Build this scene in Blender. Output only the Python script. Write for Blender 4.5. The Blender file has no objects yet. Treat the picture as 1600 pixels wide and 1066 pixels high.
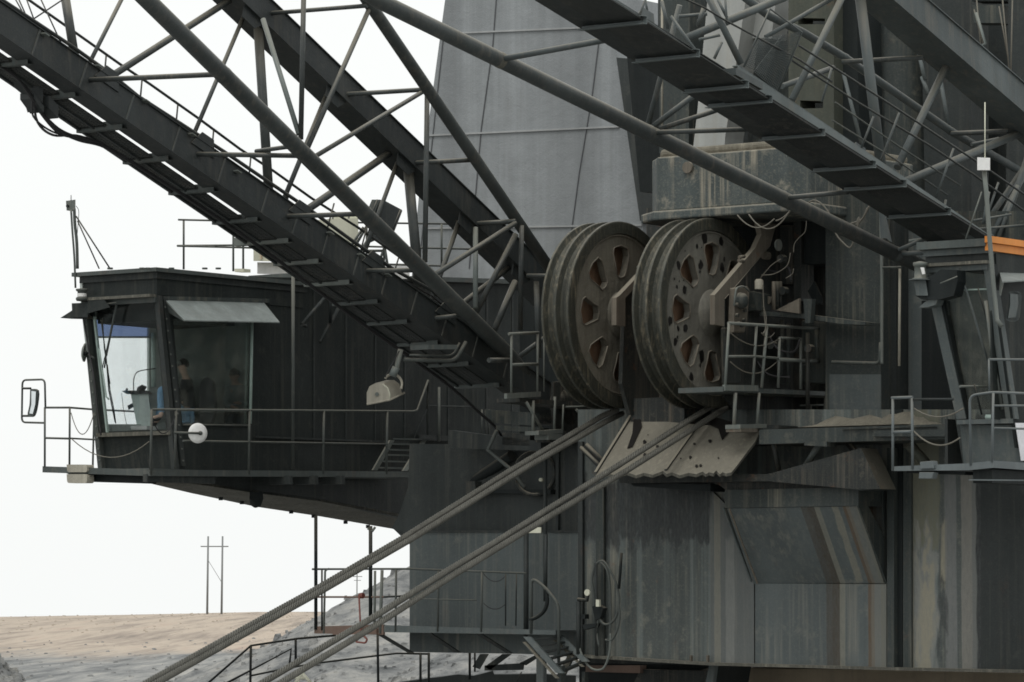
import bpy, math, random
from mathutils import Vector, noise
from mathutils.geometry import tessellate_polygon
random.seed(7)
R=math.radians
# ---------------------------------------------------------------- camera, sky, sun
S=bpy.context.scene
HOR=945.0; FPX=6400.0
PITCH=math.atan((HOR-533)/FPX)
cd=bpy.data.cameras.new('camera'); cam=bpy.data.objects.new('camera',cd); S.collection.objects.link(cam)
cd.sensor_width=36; cd.lens=36*FPX/1600; cd.clip_start=1; cd.clip_end=9000
cam.location=(0,0,0); cam.rotation_euler=(R(90)+PITCH,0,0)
S.camera=cam
S.render.resolution_x=1024; S.render.resolution_y=682
W=bpy.data.worlds.new('World'); S.world=W; W.use_nodes=True
nt=W.node_tree; nt.nodes.clear()
sky=nt.nodes.new('ShaderNodeTexSky'); sky.sky_type='NISHITA'; sky.sun_disc=False
sky.sun_elevation=R(58); sky.sun_rotation=R(205); sky.air_density=1.0; sky.dust_density=4.0
hs=nt.nodes.new('ShaderNodeHueSaturation'); hs.inputs['Saturation'].default_value=0.12
mx=nt.nodes.new('ShaderNodeMixRGB'); mx.inputs[0].default_value=0.9; mx.inputs[2].default_value=(9.7,9.88,9.76,1)
bg=nt.nodes.new('ShaderNodeBackground'); bg.inputs[1].default_value=0.108
ow=nt.nodes.new('ShaderNodeOutputWorld')
nt.links.new(sky.outputs[0],hs.inputs['Color']); nt.links.new(hs.outputs[0],mx.inputs[1])
nt.links.new(mx.outputs[0],bg.inputs[0]); nt.links.new(bg.outputs[0],ow.inputs[0])
sl=bpy.data.lights.new('sun','SUN'); sl.energy=1.1; sl.angle=R(25); sl.color=(1,.975,.93)
so=bpy.data.objects.new('sun',sl); S.collection.objects.link(so)
so.rotation_euler=Vector((-.25,-.55,1.0)).to_track_quat('Z','Y').to_euler()
S.view_settings.view_transform='Standard'; S.view_settings.look='None'; S.view_settings.exposure=0; S.view_settings.gamma=1
S.view_settings.use_curve_mapping=False
S.render.engine='CYCLES'; S.cycles.transparent_max_bounces=24
S.cycles.filter_width=1.7

# ---------------------------------------------------------------- coordinates
# machine frame: LV = the machine's lateral axis, FV = its forward axis
LV=Vector((.8,-.6,0)); FV=Vector((-.6,-.8,0)); ZV=Vector((0,0,1))
UPC=Vector((0,-math.sin(PITCH),math.cos(PITCH))); FWD=Vector((0,math.cos(PITCH),math.sin(PITCH)))
def ray(px,py): return Vector((1,0,0))*((px-800)/FPX)+UPC*((533-py)/FPX)+FWD
def P(px,py,d): r=ray(px,py); return r*(d/r.y)
def PL(px,py,l): r=ray(px,py); return r*(l/r.dot(LV))      # on the plane lateral = l
def PF(px,py,f): r=ray(px,py); return r*(f/r.dot(FV))      # on the plane forward = f
def M(l,f,z): return LV*l+FV*f+ZV*z
def toM(p): return (p.dot(LV),p.dot(FV),p.z)
def PZ(px,py,z): r=ray(px,py); return r*(z/r.z)
def mpp(d): return d/FPX
class Line:
    def __init__(s,a,b): s.a=a; s.b=b
    def at(s,px):
        k=(px-800)/FPX/1.0
        lo,hi=-1.5,2.5
        def f(t):
            p=s.a.lerp(s.b,t); q=p.dot(FWD); return p.x/q-k
        flo=f(lo)
        for _ in range(50):
            m=(lo+hi)/2
            if (f(m)>0)==(flo>0): lo=m
            else: hi=m
        return s.a.lerp(s.b,(lo+hi)/2)

# ---------------------------------------------------------------- materials
def mat(name,base,dirt=(.30,.27,.21),amt=.3,streak=1.0,rough=.6,rust=.0,dust=.0,bump=.25,scale=1.0,metal=0.0,speck=.25,spec=.35,bands=0):
    if max(base)-min(base)<.014 and max(base)<.26: base=(base[0]*.90,base[1]*1.0,base[2]*.985)   # the paint is a slightly green grey
    m=bpy.data.materials.new(name); m.use_nodes=True; t=m.node_tree; n=t.nodes; k=t.links
    b=n['Principled BSDF']; b.inputs['Roughness'].default_value=rough; b.inputs['Metallic'].default_value=metal
    b.inputs['Specular IOR Level'].default_value=spec
    g=n.new('ShaderNodeNewGeometry')
    def nz(sc,det=6,ro=.6,vs=(1,1,1)):
        mp=n.new('ShaderNodeMapping'); mp.inputs['Scale'].default_value=vs
        x=n.new('ShaderNodeTexNoise'); x.inputs['Scale'].default_value=sc*scale; x.inputs['Detail'].default_value=det; x.inputs['Roughness'].default_value=ro
        k.new(g.outputs['Position'],mp.inputs[0]); k.new(mp.outputs[0],x.inputs['Vector']); return x.outputs['Fac']
    def mr(v,a,c,lo=0,hi=1):
        x=n.new('ShaderNodeMapRange'); x.inputs[1].default_value=a; x.inputs[2].default_value=c; x.inputs[3].default_value=lo; x.inputs[4].default_value=hi
        k.new(v,x.inputs[0]); return x.outputs[0]
    def mixc(f,c1,c2,bt='MIX'):
        x=n.new('ShaderNodeMixRGB'); x.blend_type=bt
        if isinstance(f,float): x.inputs[0].default_value=f
        else: k.new(f,x.inputs[0])
        for i,c in ((1,c1),(2,c2)):
            if isinstance(c,tuple): x.inputs[i].default_value=c+(1,)
            else: k.new(c,x.inputs[i])
        return x.outputs[0]
    def mul(a,c):
        x=n.new('ShaderNodeMath'); x.operation='MULTIPLY'
        for i,v in enumerate((a,c)):
            if isinstance(v,(int,float)): x.inputs[i].default_value=v
            else: k.new(v,x.inputs[i])
        return x.outputs[0]
    def mxm(a,c):
        x=n.new('ShaderNodeMath'); x.operation='MAXIMUM'; k.new(a,x.inputs[0]); k.new(c,x.inputs[1]); return x.outputs[0]
    big=nz(.9); st=nz(1.0,5,.65,(9,9,.22*streak)); fine=nz(26,4,.7); st2=nz(1.0,4,.6,(2.2,2.2,.08))
    c=mixc(mr(big,.3,.7,0.,.5),base,tuple(x*.72 for x in base))
    c=mixc(mr(st2,.42,.62,0.,.35),c,tuple(min(1,x*1.55+.01) for x in base))
    c=mixc(mr(nz(1.0,3,.5,(1.1,1.1,.03)),.40,.60,0.,.45),c,tuple(x*.55 for x in base))
    if bands: c=mixc(mul(mr(nz(1.0,4,.6,(4,4,.05)),.50,.66),.6),c,tuple(min(1,x*2.3) for x in base))
    dm=mul(mr(st,.50,.72),mr(big,.36,.62)); dm=mxm(dm,mul(mr(nz(3.2,8,.7),.56,.72),.55))
    c=mixc(mul(dm,amt),c,dirt)
    c=mixc(mul(mr(fine,.52,.74),speck*amt+.04),c,dirt)
    if rust>0:
        c=mixc(mul(mr(nz(2.3,8,.72),.60,.70),rust),c,(.16,.065,.025))
        c=mixc(mul(mr(nz(1.0,5,.6,(5,5,.12)),.62,.72),rust*.8),c,(.10,.06,.035))
    if dust>0:
        sx=n.new('ShaderNodeSeparateXYZ'); k.new(g.outputs['Normal'],sx.inputs[0])
        c=mixc(mul(mr(sx.outputs[2],.25,.8),dust),c,(.33,.30,.235))
    k.new(c,b.inputs['Base Color'])
    bp=n.new('ShaderNodeBump'); bp.inputs['Strength'].default_value=bump; bp.inputs['Distance'].default_value=.02
    k.new(fine,bp.inputs['Height']); 
    bp2=n.new('ShaderNodeBump'); bp2.inputs['Strength'].default_value=bump*.8; bp2.inputs['Distance'].default_value=.08
    k.new(nz(2.2,3,.5),bp2.inputs['Height']); k.new(bp2.outputs[0],bp.inputs['Normal']); k.new(bp.outputs[0],b.inputs['Normal'])
    k.new(mr(big,.3,.7,rough-.08,rough+.15),b.inputs['Roughness'])
    return m
def flat(name,col,rough=.5,metal=0,spec=.5):
    m=bpy.data.materials.new(name); m.use_nodes=True; n=m.node_tree.nodes; b=n['Principled BSDF']
    x=n.new('ShaderNodeTexNoise'); x.inputs['Scale'].default_value=14; x.inputs['Detail'].default_value=5
    g=n.new('ShaderNodeNewGeometry'); m.node_tree.links.new(g.outputs['Position'],x.inputs['Vector'])
    mm=n.new('ShaderNodeMixRGB'); mm.inputs[1].default_value=tuple(c*.78 for c in col)+(1,); mm.inputs[2].default_value=tuple(min(1,c*1.12) for c in col)+(1,)
    m.node_tree.links.new(x.outputs[0],mm.inputs[0]); m.node_tree.links.new(mm.outputs[0],b.inputs['Base Color'])
    b.inputs['Roughness'].default_value=rough; b.inputs['Metallic'].default_value=metal; b.inputs['Specular IOR Level'].default_value=spec
    return m
def glass(name,tint=(.965,.98,.98),refl=.05,dirt=.025):
    m=bpy.data.materials.new(name); m.use_nodes=True; t=m.node_tree; n=t.nodes; n.clear()
    o=n.new('ShaderNodeOutputMaterial'); tr=n.new('ShaderNodeBsdfTransparent'); tr.inputs[0].default_value=tint+(1,)
    gl=n.new('ShaderNodeBsdfGlossy'); gl.inputs['Roughness'].default_value=.03; gl.inputs[0].default_value=(.9,.95,.95,1)
    fr=n.new('ShaderNodeFresnel'); fr.inputs[0].default_value=1.35
    mm=n.new('ShaderNodeMath'); mm.operation='MULTIPLY'; mm.inputs[1].default_value=refl*6
    ms=n.new('ShaderNodeMixShader'); t.links.new(fr.outputs[0],mm.inputs[0]); t.links.new(mm.outputs[0],ms.inputs[0])
    t.links.new(tr.outputs[0],ms.inputs[1]); t.links.new(gl.outputs[0],ms.inputs[2])
    g=n.new('ShaderNodeNewGeometry'); x=n.new('ShaderNodeTexNoise'); x.inputs['Scale'].default_value=3.5; x.inputs['Detail'].default_value=7; t.links.new(g.outputs['Position'],x.inputs['Vector'])
    mr=n.new('ShaderNodeMapRange'); mr.inputs[1].default_value=.42; mr.inputs[2].default_value=.72; mr.inputs[3].default_value=dirt*.15; mr.inputs[4].default_value=dirt; t.links.new(x.outputs[0],mr.inputs[0])
    df=n.new('ShaderNodeBsdfDiffuse'); df.inputs[0].default_value=(.34,.33,.28,1); m3=n.new('ShaderNodeMixShader'); t.links.new(mr.outputs[0],m3.inputs[0]); t.links.new(ms.outputs[0],m3.inputs[1]); t.links.new(df.outputs[0],m3.inputs[2]); t.links.new(m3.outputs[0],o.inputs[0]); return m
X={}
X['boom']=mat('boom_paint',(.027,.030,.031),dirt=(.13,.115,.09),amt=.35,streak=4,rough=.5,dust=.38,bump=.2)
X['pipe']=mat('boom_pipe_paint',(.055,.058,.058),dirt=(.17,.15,.12),amt=.5,streak=4,rough=.42,dust=.5,bump=.2,rust=.15)
X['pipe_light']=mat('pale_pipe_paint',(.17,.18,.175),dirt=(.25,.22,.18),amt=.4,streak=4,rough=.5,dust=.3,bump=.15)
X['gboom']=mat('grey_boom_paint',(.085,.092,.095),dirt=(.17,.15,.12),amt=.45,streak=4,rough=.45,dust=.35,bump=.2,rust=.15)
X['gedge']=mat('grey_channel_paint',(.125,.135,.138),dirt=(.17,.15,.12),amt=.4,streak=4,rough=.5,dust=.25,bump=.2,rust=.1)
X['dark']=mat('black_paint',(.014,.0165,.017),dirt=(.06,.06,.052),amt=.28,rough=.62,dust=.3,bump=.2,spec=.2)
X['cab']=mat('cab_paint',(.018,.0215,.021),dirt=(.085,.082,.068),amt=.6,rough=.6,dust=.5,bump=.2,spec=.25)
X['deck']=mat('deck_steel',(.075,.080,.078),dirt=(.17,.155,.125),amt=.5,rough=.6,dust=.5,rust=.15)
X['rail']=mat('rail_paint',(.15,.152,.142),dirt=(.26,.235,.19),amt=.5,rough=.6,dust=.35,rust=.15,bump=.1,scale=2)
X['railb']=mat('blue_grey_rail_paint',(.12,.14,.145),dirt=(.22,.21,.18),amt=.3,rough=.5,dust=.3,bump=.1,scale=2)
X['raild']=mat('dark_rail_paint',(.075,.078,.074),dirt=(.17,.15,.12),amt=.4,rough=.6,dust=.35,rust=.1,bump=.1,scale=2)
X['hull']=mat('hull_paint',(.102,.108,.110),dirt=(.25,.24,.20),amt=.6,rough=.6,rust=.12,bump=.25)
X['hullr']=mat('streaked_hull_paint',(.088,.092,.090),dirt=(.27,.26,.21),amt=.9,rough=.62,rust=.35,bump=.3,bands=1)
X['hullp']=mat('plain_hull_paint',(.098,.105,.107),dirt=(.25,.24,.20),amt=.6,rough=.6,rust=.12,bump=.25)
X['hulld']=mat('dark_or_shaded_hull_paint',(.030,.033,.033),dirt=(.12,.115,.095),amt=.45,rough=.62,rust=.1,bump=.25)  # dark steel; also paints the deck's shade into the upper hull wall
X['house']=mat('grimy_house_paint',(.042,.047,.046),dirt=(.17,.16,.125),amt=.85,rough=.65,dust=.5,rust=.15)
X['olive']=mat('olive_dust_paint',(.058,.058,.046),dirt=(.15,.137,.10),amt=.6,rough=.7,dust=.4,rust=.3)
X['tower']=mat('tower_paint',(.225,.24,.247),dirt=(.20,.205,.205),amt=.5,streak=.6,rough=.55,bump=.5,rust=.0,speck=.2)
X['block']=mat('dusty_block_steel',(.075,.082,.082),dirt=(.33,.30,.235),amt=1.3,rough=.7,dust=.9,rust=.12,bump=.5,scale=1.0,speck=.22)
X['sheave']=mat('sheave_cast_steel',(.125,.117,.093),dirt=(.24,.215,.165),amt=.9,streak=4,rough=.62,dust=.2,rust=.2,bump=.6,scale=2.2,speck=.9)
X['sheave2']=mat('grease_spotted_sheave_steel',(.155,.150,.128),dirt=(.25,.235,.19),amt=.8,streak=4,rough=.6,dust=.2,rust=.12,bump=.6,scale=2,speck=.8)
X['rim']=mat('worn_rim_steel',(.062,.059,.050),dirt=(.20,.175,.125),amt=1.3,streak=4,rough=.38,dust=.2,bump=.3,scale=2,metal=.35)
X['orange_in']=mat('orange_brown_primer',(.38,.235,.15),dirt=(.36,.29,.21),amt=.8,streak=4,rough=.7,scale=2.5,bump=.3)
X['grease']=flat('black_grease',(.013,.012,.011),.35)
X['frame']=mat('fairlead_frame_steel',(.026,.028,.027),dirt=(.18,.155,.12),amt=.7,rough=.6,dust=.8,rust=.4,scale=1.6)
X['edge']=mat('dusty_or_lit_frame_edge',(.13,.115,.092),dirt=(.25,.215,.165),amt=.8,rough=.7,rust=.5,dust=.5,scale=2)
X['apron']=mat('muddy_or_bounce_lit_plate',(.10,.098,.082),dirt=(.235,.22,.175),amt=1.0,streak=3,rough=.75,dust=.4,rust=.12,bump=.6,scale=1.8)
X['mud']=mat('caked_mud',(.20,.185,.145),dirt=(.33,.30,.235),amt=.8,streak=4,rough=.9,bump=.8,scale=3)
X['rope']=mat('wire_rope_steel',(.115,.113,.098),dirt=(.20,.19,.16),amt=.6,streak=4,rough=.45,metal=.3,bump=.1,scale=3)
X['grate']=mat('grating_steel',(.030,.031,.030),dirt=(.10,.09,.075),amt=.6,rough=.6,dust=.4,bump=.1)
X['cable']=flat('black_cable_rubber',(.018,.018,.019),.6)
X['wire']=flat('dusty_wire',(.14,.13,.105),.7)
X['beige']=mat('beige_tub_paint',(.60,.50,.37),dirt=(.28,.24,.18),amt=.4,rough=.6,bump=.2)
X['brown']=mat('red_brown_primer',(.17,.115,.09),dirt=(.24,.20,.17),amt=.5,rough=.7,bump=.2)
X['orange']=mat('orange_paint',(.72,.25,.04),dirt=(.5,.2,.05),amt=.25,rough=.45,bump=.1)
X['redp']=flat('red_paint',(.20,.06,.045),.5)
X['cream']=mat('cream_unit_paint',(.62,.62,.50),dirt=(.4,.37,.3),amt=.35,rough=.5,bump=.1)
X['white']=flat('white_plastic',(.78,.78,.76),.4)
X['lamp']=mat('dusty_lamp_housing',(.36,.34,.28),dirt=(.42,.39,.31),amt=.5,rough=.6,dust=.5,scale=3)
X['awn']=mat('galvanised_awning',(.22,.225,.22),dirt=(.32,.30,.27),amt=.4,streak=4,rough=.55,bump=.3,scale=3)
X['inner']=flat('cab_lining',(.52,.57,.54),.7)
X['teal']=flat('pale_green_trim',(.33,.42,.38),.5)
X['console']=flat('console_enamel',(.62,.70,.66),.4)
X['glass']=glass('window_glass'); X['glassd']=glass('dark_window_glass',(.93,.95,.94),.09,.10)
X['film']=glass('blue_sunshade_film',(.36,.42,.55),.03)
X['mirror']=flat('mirror_glass',(.7,.74,.75),.08,1.0)
X['lens']=flat('lamp_lens',(.7,.7,.68),.15)
X['skin']=flat('skin',(.62,.42,.32),.5); X['hair']=flat('dark_hair',(.02,.015,.012),.6)
X['jeans']=flat('blue_denim',(.17,.32,.48),.8); X['shirt']=flat('grey_shirt',(.32,.37,.37),.8)
X['jacket']=flat('dark_jacket',(.03,.032,.036),.7); X['navy']=flat('dark_blue_trousers',(.03,.04,.06),.8)
X['wood']=flat('weathered_timber',(.22,.23,.23),.8)
X['paper']=flat('white_paper',(.85,.85,.88),.6)

def stained_shaded(m,stains_shades):
    # stains: (lateral0, lateral1, z0, z1, ragged, colour, strength) - mud runs, tone bands, and shade painted under the apron and in a recess
    t=m.node_tree; n=t.nodes; k=t.links; b=n['Principled BSDF']; src=b.inputs['Base Color'].links[0].from_socket
    g=n.new('ShaderNodeNewGeometry')
    def dot(v):
        x=n.new('ShaderNodeVectorMath'); x.operation='DOT_PRODUCT'; k.new(g.outputs['Position'],x.inputs[0]); x.inputs[1].default_value=v; return x.outputs['Value']
    def noi(vs,det=5):
        mp=n.new('ShaderNodeMapping'); mp.inputs['Scale'].default_value=vs; x=n.new('ShaderNodeTexNoise'); x.inputs['Scale'].default_value=1; x.inputs['Detail'].default_value=det
        k.new(g.outputs['Position'],mp.inputs[0]); k.new(mp.outputs[0],x.inputs['Vector']); return x.outputs['Fac']
    def ma(op,a,c):
        x=n.new('ShaderNodeMath'); x.operation=op
        for i,v in enumerate((a,c)):
            if isinstance(v,(int,float)): x.inputs[i].default_value=v
            else: k.new(v,x.inputs[i])
        return x.outputs[0]
    L=dot(tuple(LV)); Z=dot((0,0,1)); d1=ma('SUBTRACT',noi((7,7,1.6)),.5); d2=ma('SUBTRACT',noi((9,9,3.0)),.5); fine=noi((30,30,8))
    def win(v,a,c,e):
        def mr(v,p,q):
            x=n.new('ShaderNodeMapRange'); x.interpolation_type='SMOOTHSTEP'; x.inputs[1].default_value=p; x.inputs[2].default_value=q; k.new(v,x.inputs[0]); return x.outputs[0]
        return ma('MULTIPLY',mr(v,a-e,a+e),mr(v,c+e,c-e))
    for (a,c,z0,z1,rg,col,stg) in stains_shades:
        l=ma('ADD',L,ma('MULTIPLY',d1,rg)); z=ma('ADD',Z,ma('MULTIPLY',d2,rg*5))
        w=ma('MULTIPLY',win(l,a,c,.006+rg*.10),win(z,z0,z1,.05+rg*.3))
        w=ma('MULTIPLY',w,ma('MULTIPLY',ma('ADD',fine,.35),stg))
        x=n.new('ShaderNodeMixRGB'); x.use_clamp=True; k.new(w,x.inputs[0]); k.new(src,x.inputs[1]); x.inputs[2].default_value=col+(1,); src=x.outputs[0]
    k.new(src,b.inputs['Base Color'])
def _lz(x,y,f=-58): p=PF(x,y,f); return p.dot(LV),p.z
def S4(x0,x1,y0,y1,rg,col,stg,f=-58): a=_lz(x0,y1,f); c=_lz(x1,y0,f); return (a[0],c[0],a[1],c[1],rg,col,stg)
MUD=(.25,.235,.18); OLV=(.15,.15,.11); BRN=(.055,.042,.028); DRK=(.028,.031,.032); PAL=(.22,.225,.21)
_st=[S4(1180,1330,640,2000,.0,PAL,0),
 S4(905,1113,745,850,.25,DRK,.9),S4(1113,1180,770,2000,.06,(.14,.145,.138),.6),S4(1122,1128,770,2000,.03,MUD,.5),S4(1140,1150,840,2000,.05,(.2,.205,.19),.7),  # first dark band paints soot and the shadow under the apron
 S4(1300,1304,760,2000,.0,BRN,.6),S4(1310,1315,760,2000,.03,BRN,.8),S4(1321,1323,760,2000,.0,MUD,.5),S4(1366,1369,760,2000,.02,(.11,.075,.045),.9),S4(1371,1385,760,2000,.03,(.17,.17,.15),.6),S4(1342,1352,790,910,.08,MUD,.6),S4(1225,1275,780,830,.0,DRK,.0),
 S4(1425,1466,640,850,.14,OLV,1.0),S4(1430,1464,835,2000,.5,PAL,.7),S4(1440,1456,870,2000,.7,MUD,1.0),S4(1470,1479,815,915,.14,MUD,1.0),S4(1484,1494,740,2000,.06,(.16,.165,.16),.9),S4(1510,1524,740,2000,.05,(.19,.185,.165),1.0),S4(1527,1531,740,2000,.03,(.12,.13,.125),.8),
 S4(1468,1480,920,1000,.5,DRK,.7),S4(1534,1660,640,2000,.1,DRK,1.0),S4(1410,1426,640,2000,.05,(.17,.165,.13),.9),S4(1386,1398,640,2000,.03,(.15,.15,.125),.8),S4(1399,1409,640,2000,.0,DRK,1.3)]  # last dark strip paints the shade of a narrow recess
for _m in ('hull','hullr'): stained_shaded(X[_m],_st)
# ---------------------------------------------------------------- object helpers
COL=S.collection
OFF={}
class MB:
    def __init__(s): s.v=[]; s.f=[]; s.sm=[]
    def add(s,vs,fs,smooth=False):
        o=len(s.v); s.v+= [Vector(v) for v in vs]
        for f in fs: s.f.append(tuple(i+o for i in f)); s.sm.append(smooth)
        return s
    def hexa(s,c):   # c: 4 bottom, 4 top
        return s.add(c,[(0,3,2,1),(4,5,6,7),(0,1,5,4),(1,2,6,5),(2,3,7,6),(3,0,4,7)])
    def prism(s,poly,vec):
        n=len(poly); poly=[Vector(p) for p in poly]; vs=poly+[p+vec for p in poly]
        tri=tessellate_polygon([poly])
        fs=[tuple(t) for t in tri]+[tuple(n+i for i in reversed(t)) for t in tri]+[(i,(i+1)%n,n+(i+1)%n,n+i) for i in range(n)]
        return s.add(vs,fs)
    def holed(s,outer,holes,vec):
        loops=[[Vector(p) for p in outer]]+[[Vector(p) for p in h] for h in holes]
        fl=[p for l in loops for p in l]; n=len(fl)
        tri=tessellate_polygon(loops); vs=fl+[p+vec for p in fl]; fs=[tuple(t) for t in tri]+[tuple(n+i for i in reversed(t)) for t in tri]
        o=0
        for l in loops:
            m=len(l)
            for i in range(m): fs.append((o+i,o+(i+1)%m,n+o+(i+1)%m,n+o+i))
            o+=m
        return s.add(vs,fs)
    def box(s,l0,l1,f0,f1,z0,z1):
        return s.hexa([M(l0,f0,z0),M(l1,f0,z0),M(l1,f1,z0),M(l0,f1,z0),M(l0,f0,z1),M(l1,f0,z1),M(l1,f1,z1),M(l0,f1,z1)])
    def beam(s,a,b,side,up,w,h):   # centred box beam from a to b
        sd=side.normalized()*w/2; u=up.normalized()*h/2
        return s.hexa([a-sd-u,a+sd-u,b+sd-u,b-sd-u,a-sd+u,a+sd+u,b+sd+u,b-sd+u])
    def tube(s,pts,r,n=10,cap=True):
        pts=[Vector(p) for p in pts]; rs=r if isinstance(r,(list,tuple)) else [r]*len(pts)
        t0=(pts[1]-pts[0]).normalized(); up=Vector((0,0,1)) if abs(t0.z)<.9 else Vector((1,0,0))
        a=t0.cross(up).normalized(); vs=[]; 
        for i,p in enumerate(pts):
            if i==0: t=t0
            elif i==len(pts)-1: t=(pts[-1]-pts[-2]).normalized()
            else: t=((pts[i+1]-p).normalized()+(p-pts[i-1]).normalized()).normalized()
            a=(a-t*a.dot(t)).normalized(); b=t.cross(a)
            for j in range(n):
                an=2*math.pi*j/n; vs.append(p+(a*math.cos(an)+b*math.sin(an))*rs[i])
        fs=[(i*n+j,i*n+(j+1)%n,(i+1)*n+(j+1)%n,(i+1)*n+j) for i in range(len(pts)-1) for j in range(n)]
        s.add(vs,fs,True)
        if cap:
            m=len(s.v)-len(vs)
            s.f.append(tuple(m+j for j in reversed(range(n)))); s.sm.append(False)
            s.f.append(tuple(m+(len(pts)-1)*n+j for j in range(n))); s.sm.append(False)
        return s
    def lathe(s,c,ax,prof,n=64,smooth=True):
        ax=ax.normalized(); a=ax.cross(ZV if abs(ax.z)<.9 else LV).normalized(); b=ax.cross(a); vs=[]
        for (h,r) in prof:
            for j in range(n):
                an=2*math.pi*j/n; vs.append(c+ax*h+(a*math.cos(an)+b*math.sin(an))*r)
        fs=[(i*n+j,i*n+(j+1)%n,(i+1)*n+(j+1)%n,(i+1)*n+j) for i in range(len(prof)-1) for j in range(n)]
        return s.add(vs,fs,smooth)
    def disc(s,c,ax,r,h,n=24): return s.lathe(c,ax,[(0,.0005),(0,r),(h,r),(h,.0005)],n,False)
    def build(s,name,m,parent=None,bevel=0):
        me=bpy.data.meshes.new(name); off=OFF.get(parent.name,Vector()) if parent else Vector()
        me.from_pydata([tuple(v-off) for v in s.v],[],s.f); me.validate()
        for p,q in zip(me.polygons,s.sm): p.use_smooth=q
        me.materials.append(X[m] if isinstance(m,str) else m)
        o=bpy.data.objects.new(name,me); COL.objects.link(o)
        OFF[o.name]=off
        if parent: o.parent=parent
        import bmesh
        bm=bmesh.new(); bm.from_mesh(me); bmesh.ops.recalc_face_normals(bm,faces=bm.faces); bm.to_mesh(me); bm.free()
        if bevel: 
            b=o.modifiers.new('b','BEVEL'); b.width=bevel; b.segments=2; b.limit_method='ANGLE'
        return o
def tag(o,label,cat,group=None,kind=None):
    if label: o['label']=label
    if cat: o['category']=cat
    if group: o['group']=group
    if kind: o['kind']=kind
    return o
def thing(name,label,cat,loc,group=None):
    o=bpy.data.objects.new(name,None); COL.objects.link(o); o.location=loc; o.empty_display_size=.3
    OFF[o.name]=Vector(loc); return tag(o,label,cat,group)
def T(par,name,pts,r,m='pipe',n=10): return MB().tube(pts,r,n).build(name,m,par)
def fillet(pts,rad,k=5):
    out=[pts[0]]
    for i in range(1,len(pts)-1):
        a,b,c=pts[i-1],pts[i],pts[i+1]; u=(a-b); v=(c-b); rr=min(rad,u.length*.45,v.length*.45)
        p0=b+u.normalized()*rr; p1=b+v.normalized()*rr
        for j in range(k+1):
            t=j/k; out.append(p0*(1-t)**2+b*2*t*(1-t)+p1*t*t)
    out.append(pts[-1]); return out
def sag(a,b,s,n=12): return [a.lerp(b,i/n)-ZV*(s*4*(i/n)*(1-i/n)) for i in range(n+1)]
def smooth_path(pts,k=6):
    out=[]; n=len(pts)
    for i in range(n-1):
        p0=pts[max(i-1,0)];p1=pts[i];p2=pts[i+1];p3=pts[min(i+2,n-1)]
        for j in range(k):
            t=j/k; out.append(.5*((2*p1)+(p2-p0)*t+(2*p0-5*p1+4*p2-p3)*t*t+(3*p1-p0-3*p2+p3)*t**3))
    out.append(pts[-1]); return out
def poly_l(pts,l): return [PL(x,y,l) for x,y in pts]
def poly_f(pts,f): return [PF(x,y,f) for x,y in pts]
def bolts(par,pts,ax,r=.025,h=.03,m='frame'):
    b=MB()
    for p in pts: b.disc(p,ax,r,h,6)
    o=b.build('bolt_row',m,par); return o

# ---------------------------------------------------------------- ground
def terr(x,y):
    if y<240: z=-4.6
    elif y<900:
        t=(y-240)/660; z=-4.6+(2.95)*(t*t*(3-2*t))
    else: z=-1.65-(y-900)*.004
    n=noise.fractal(Vector((x*.012,y*.006,0)),1,2,5)
    z+=n*.5*min(1,max(.2,y/600))*(1 if y<1200 else .3)
    z+=noise.noise(Vector((x*.08,y*.03,3)))*.25*(1 if y<360 else 0.15)
    if y>420 and y<1400: z+=.9*math.exp(-((x+35)/70)**2)*math.exp(-((y-760)/260)**2)-.5
    if y>300: z-=.85*min(1,max(0,(-x/y*6400-420)/380))*min(1,(y-300)/500)*y/900
    if y>3000: z=min(z,-9)
    return z
def ground():
    ys=[-300,-60,-20]+[0+i*12 for i in range(1,20)]+[240+i*5 for i in range(0,60)]+[540+i*14 for i in range(70)]+[1600,2000,2600,3500,6000]
    nx=150; vs=[];fs=[]
    for y in ys:
        half=120+max(y,0)*.45
        for i in range(nx+1):
            x=-half+2*half*i/nx; vs.append((x,y,terr(x,y)))
    for j in range(len(ys)-1):
        for i in range(nx): a=j*(nx+1)+i; fs.append((a,a+1,a+nx+2,a+nx+1))
    b=MB(); b.add(vs,fs,True); return b
gm=bpy.data.materials.new('prairie_and_spoil'); gm.use_nodes=True
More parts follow.
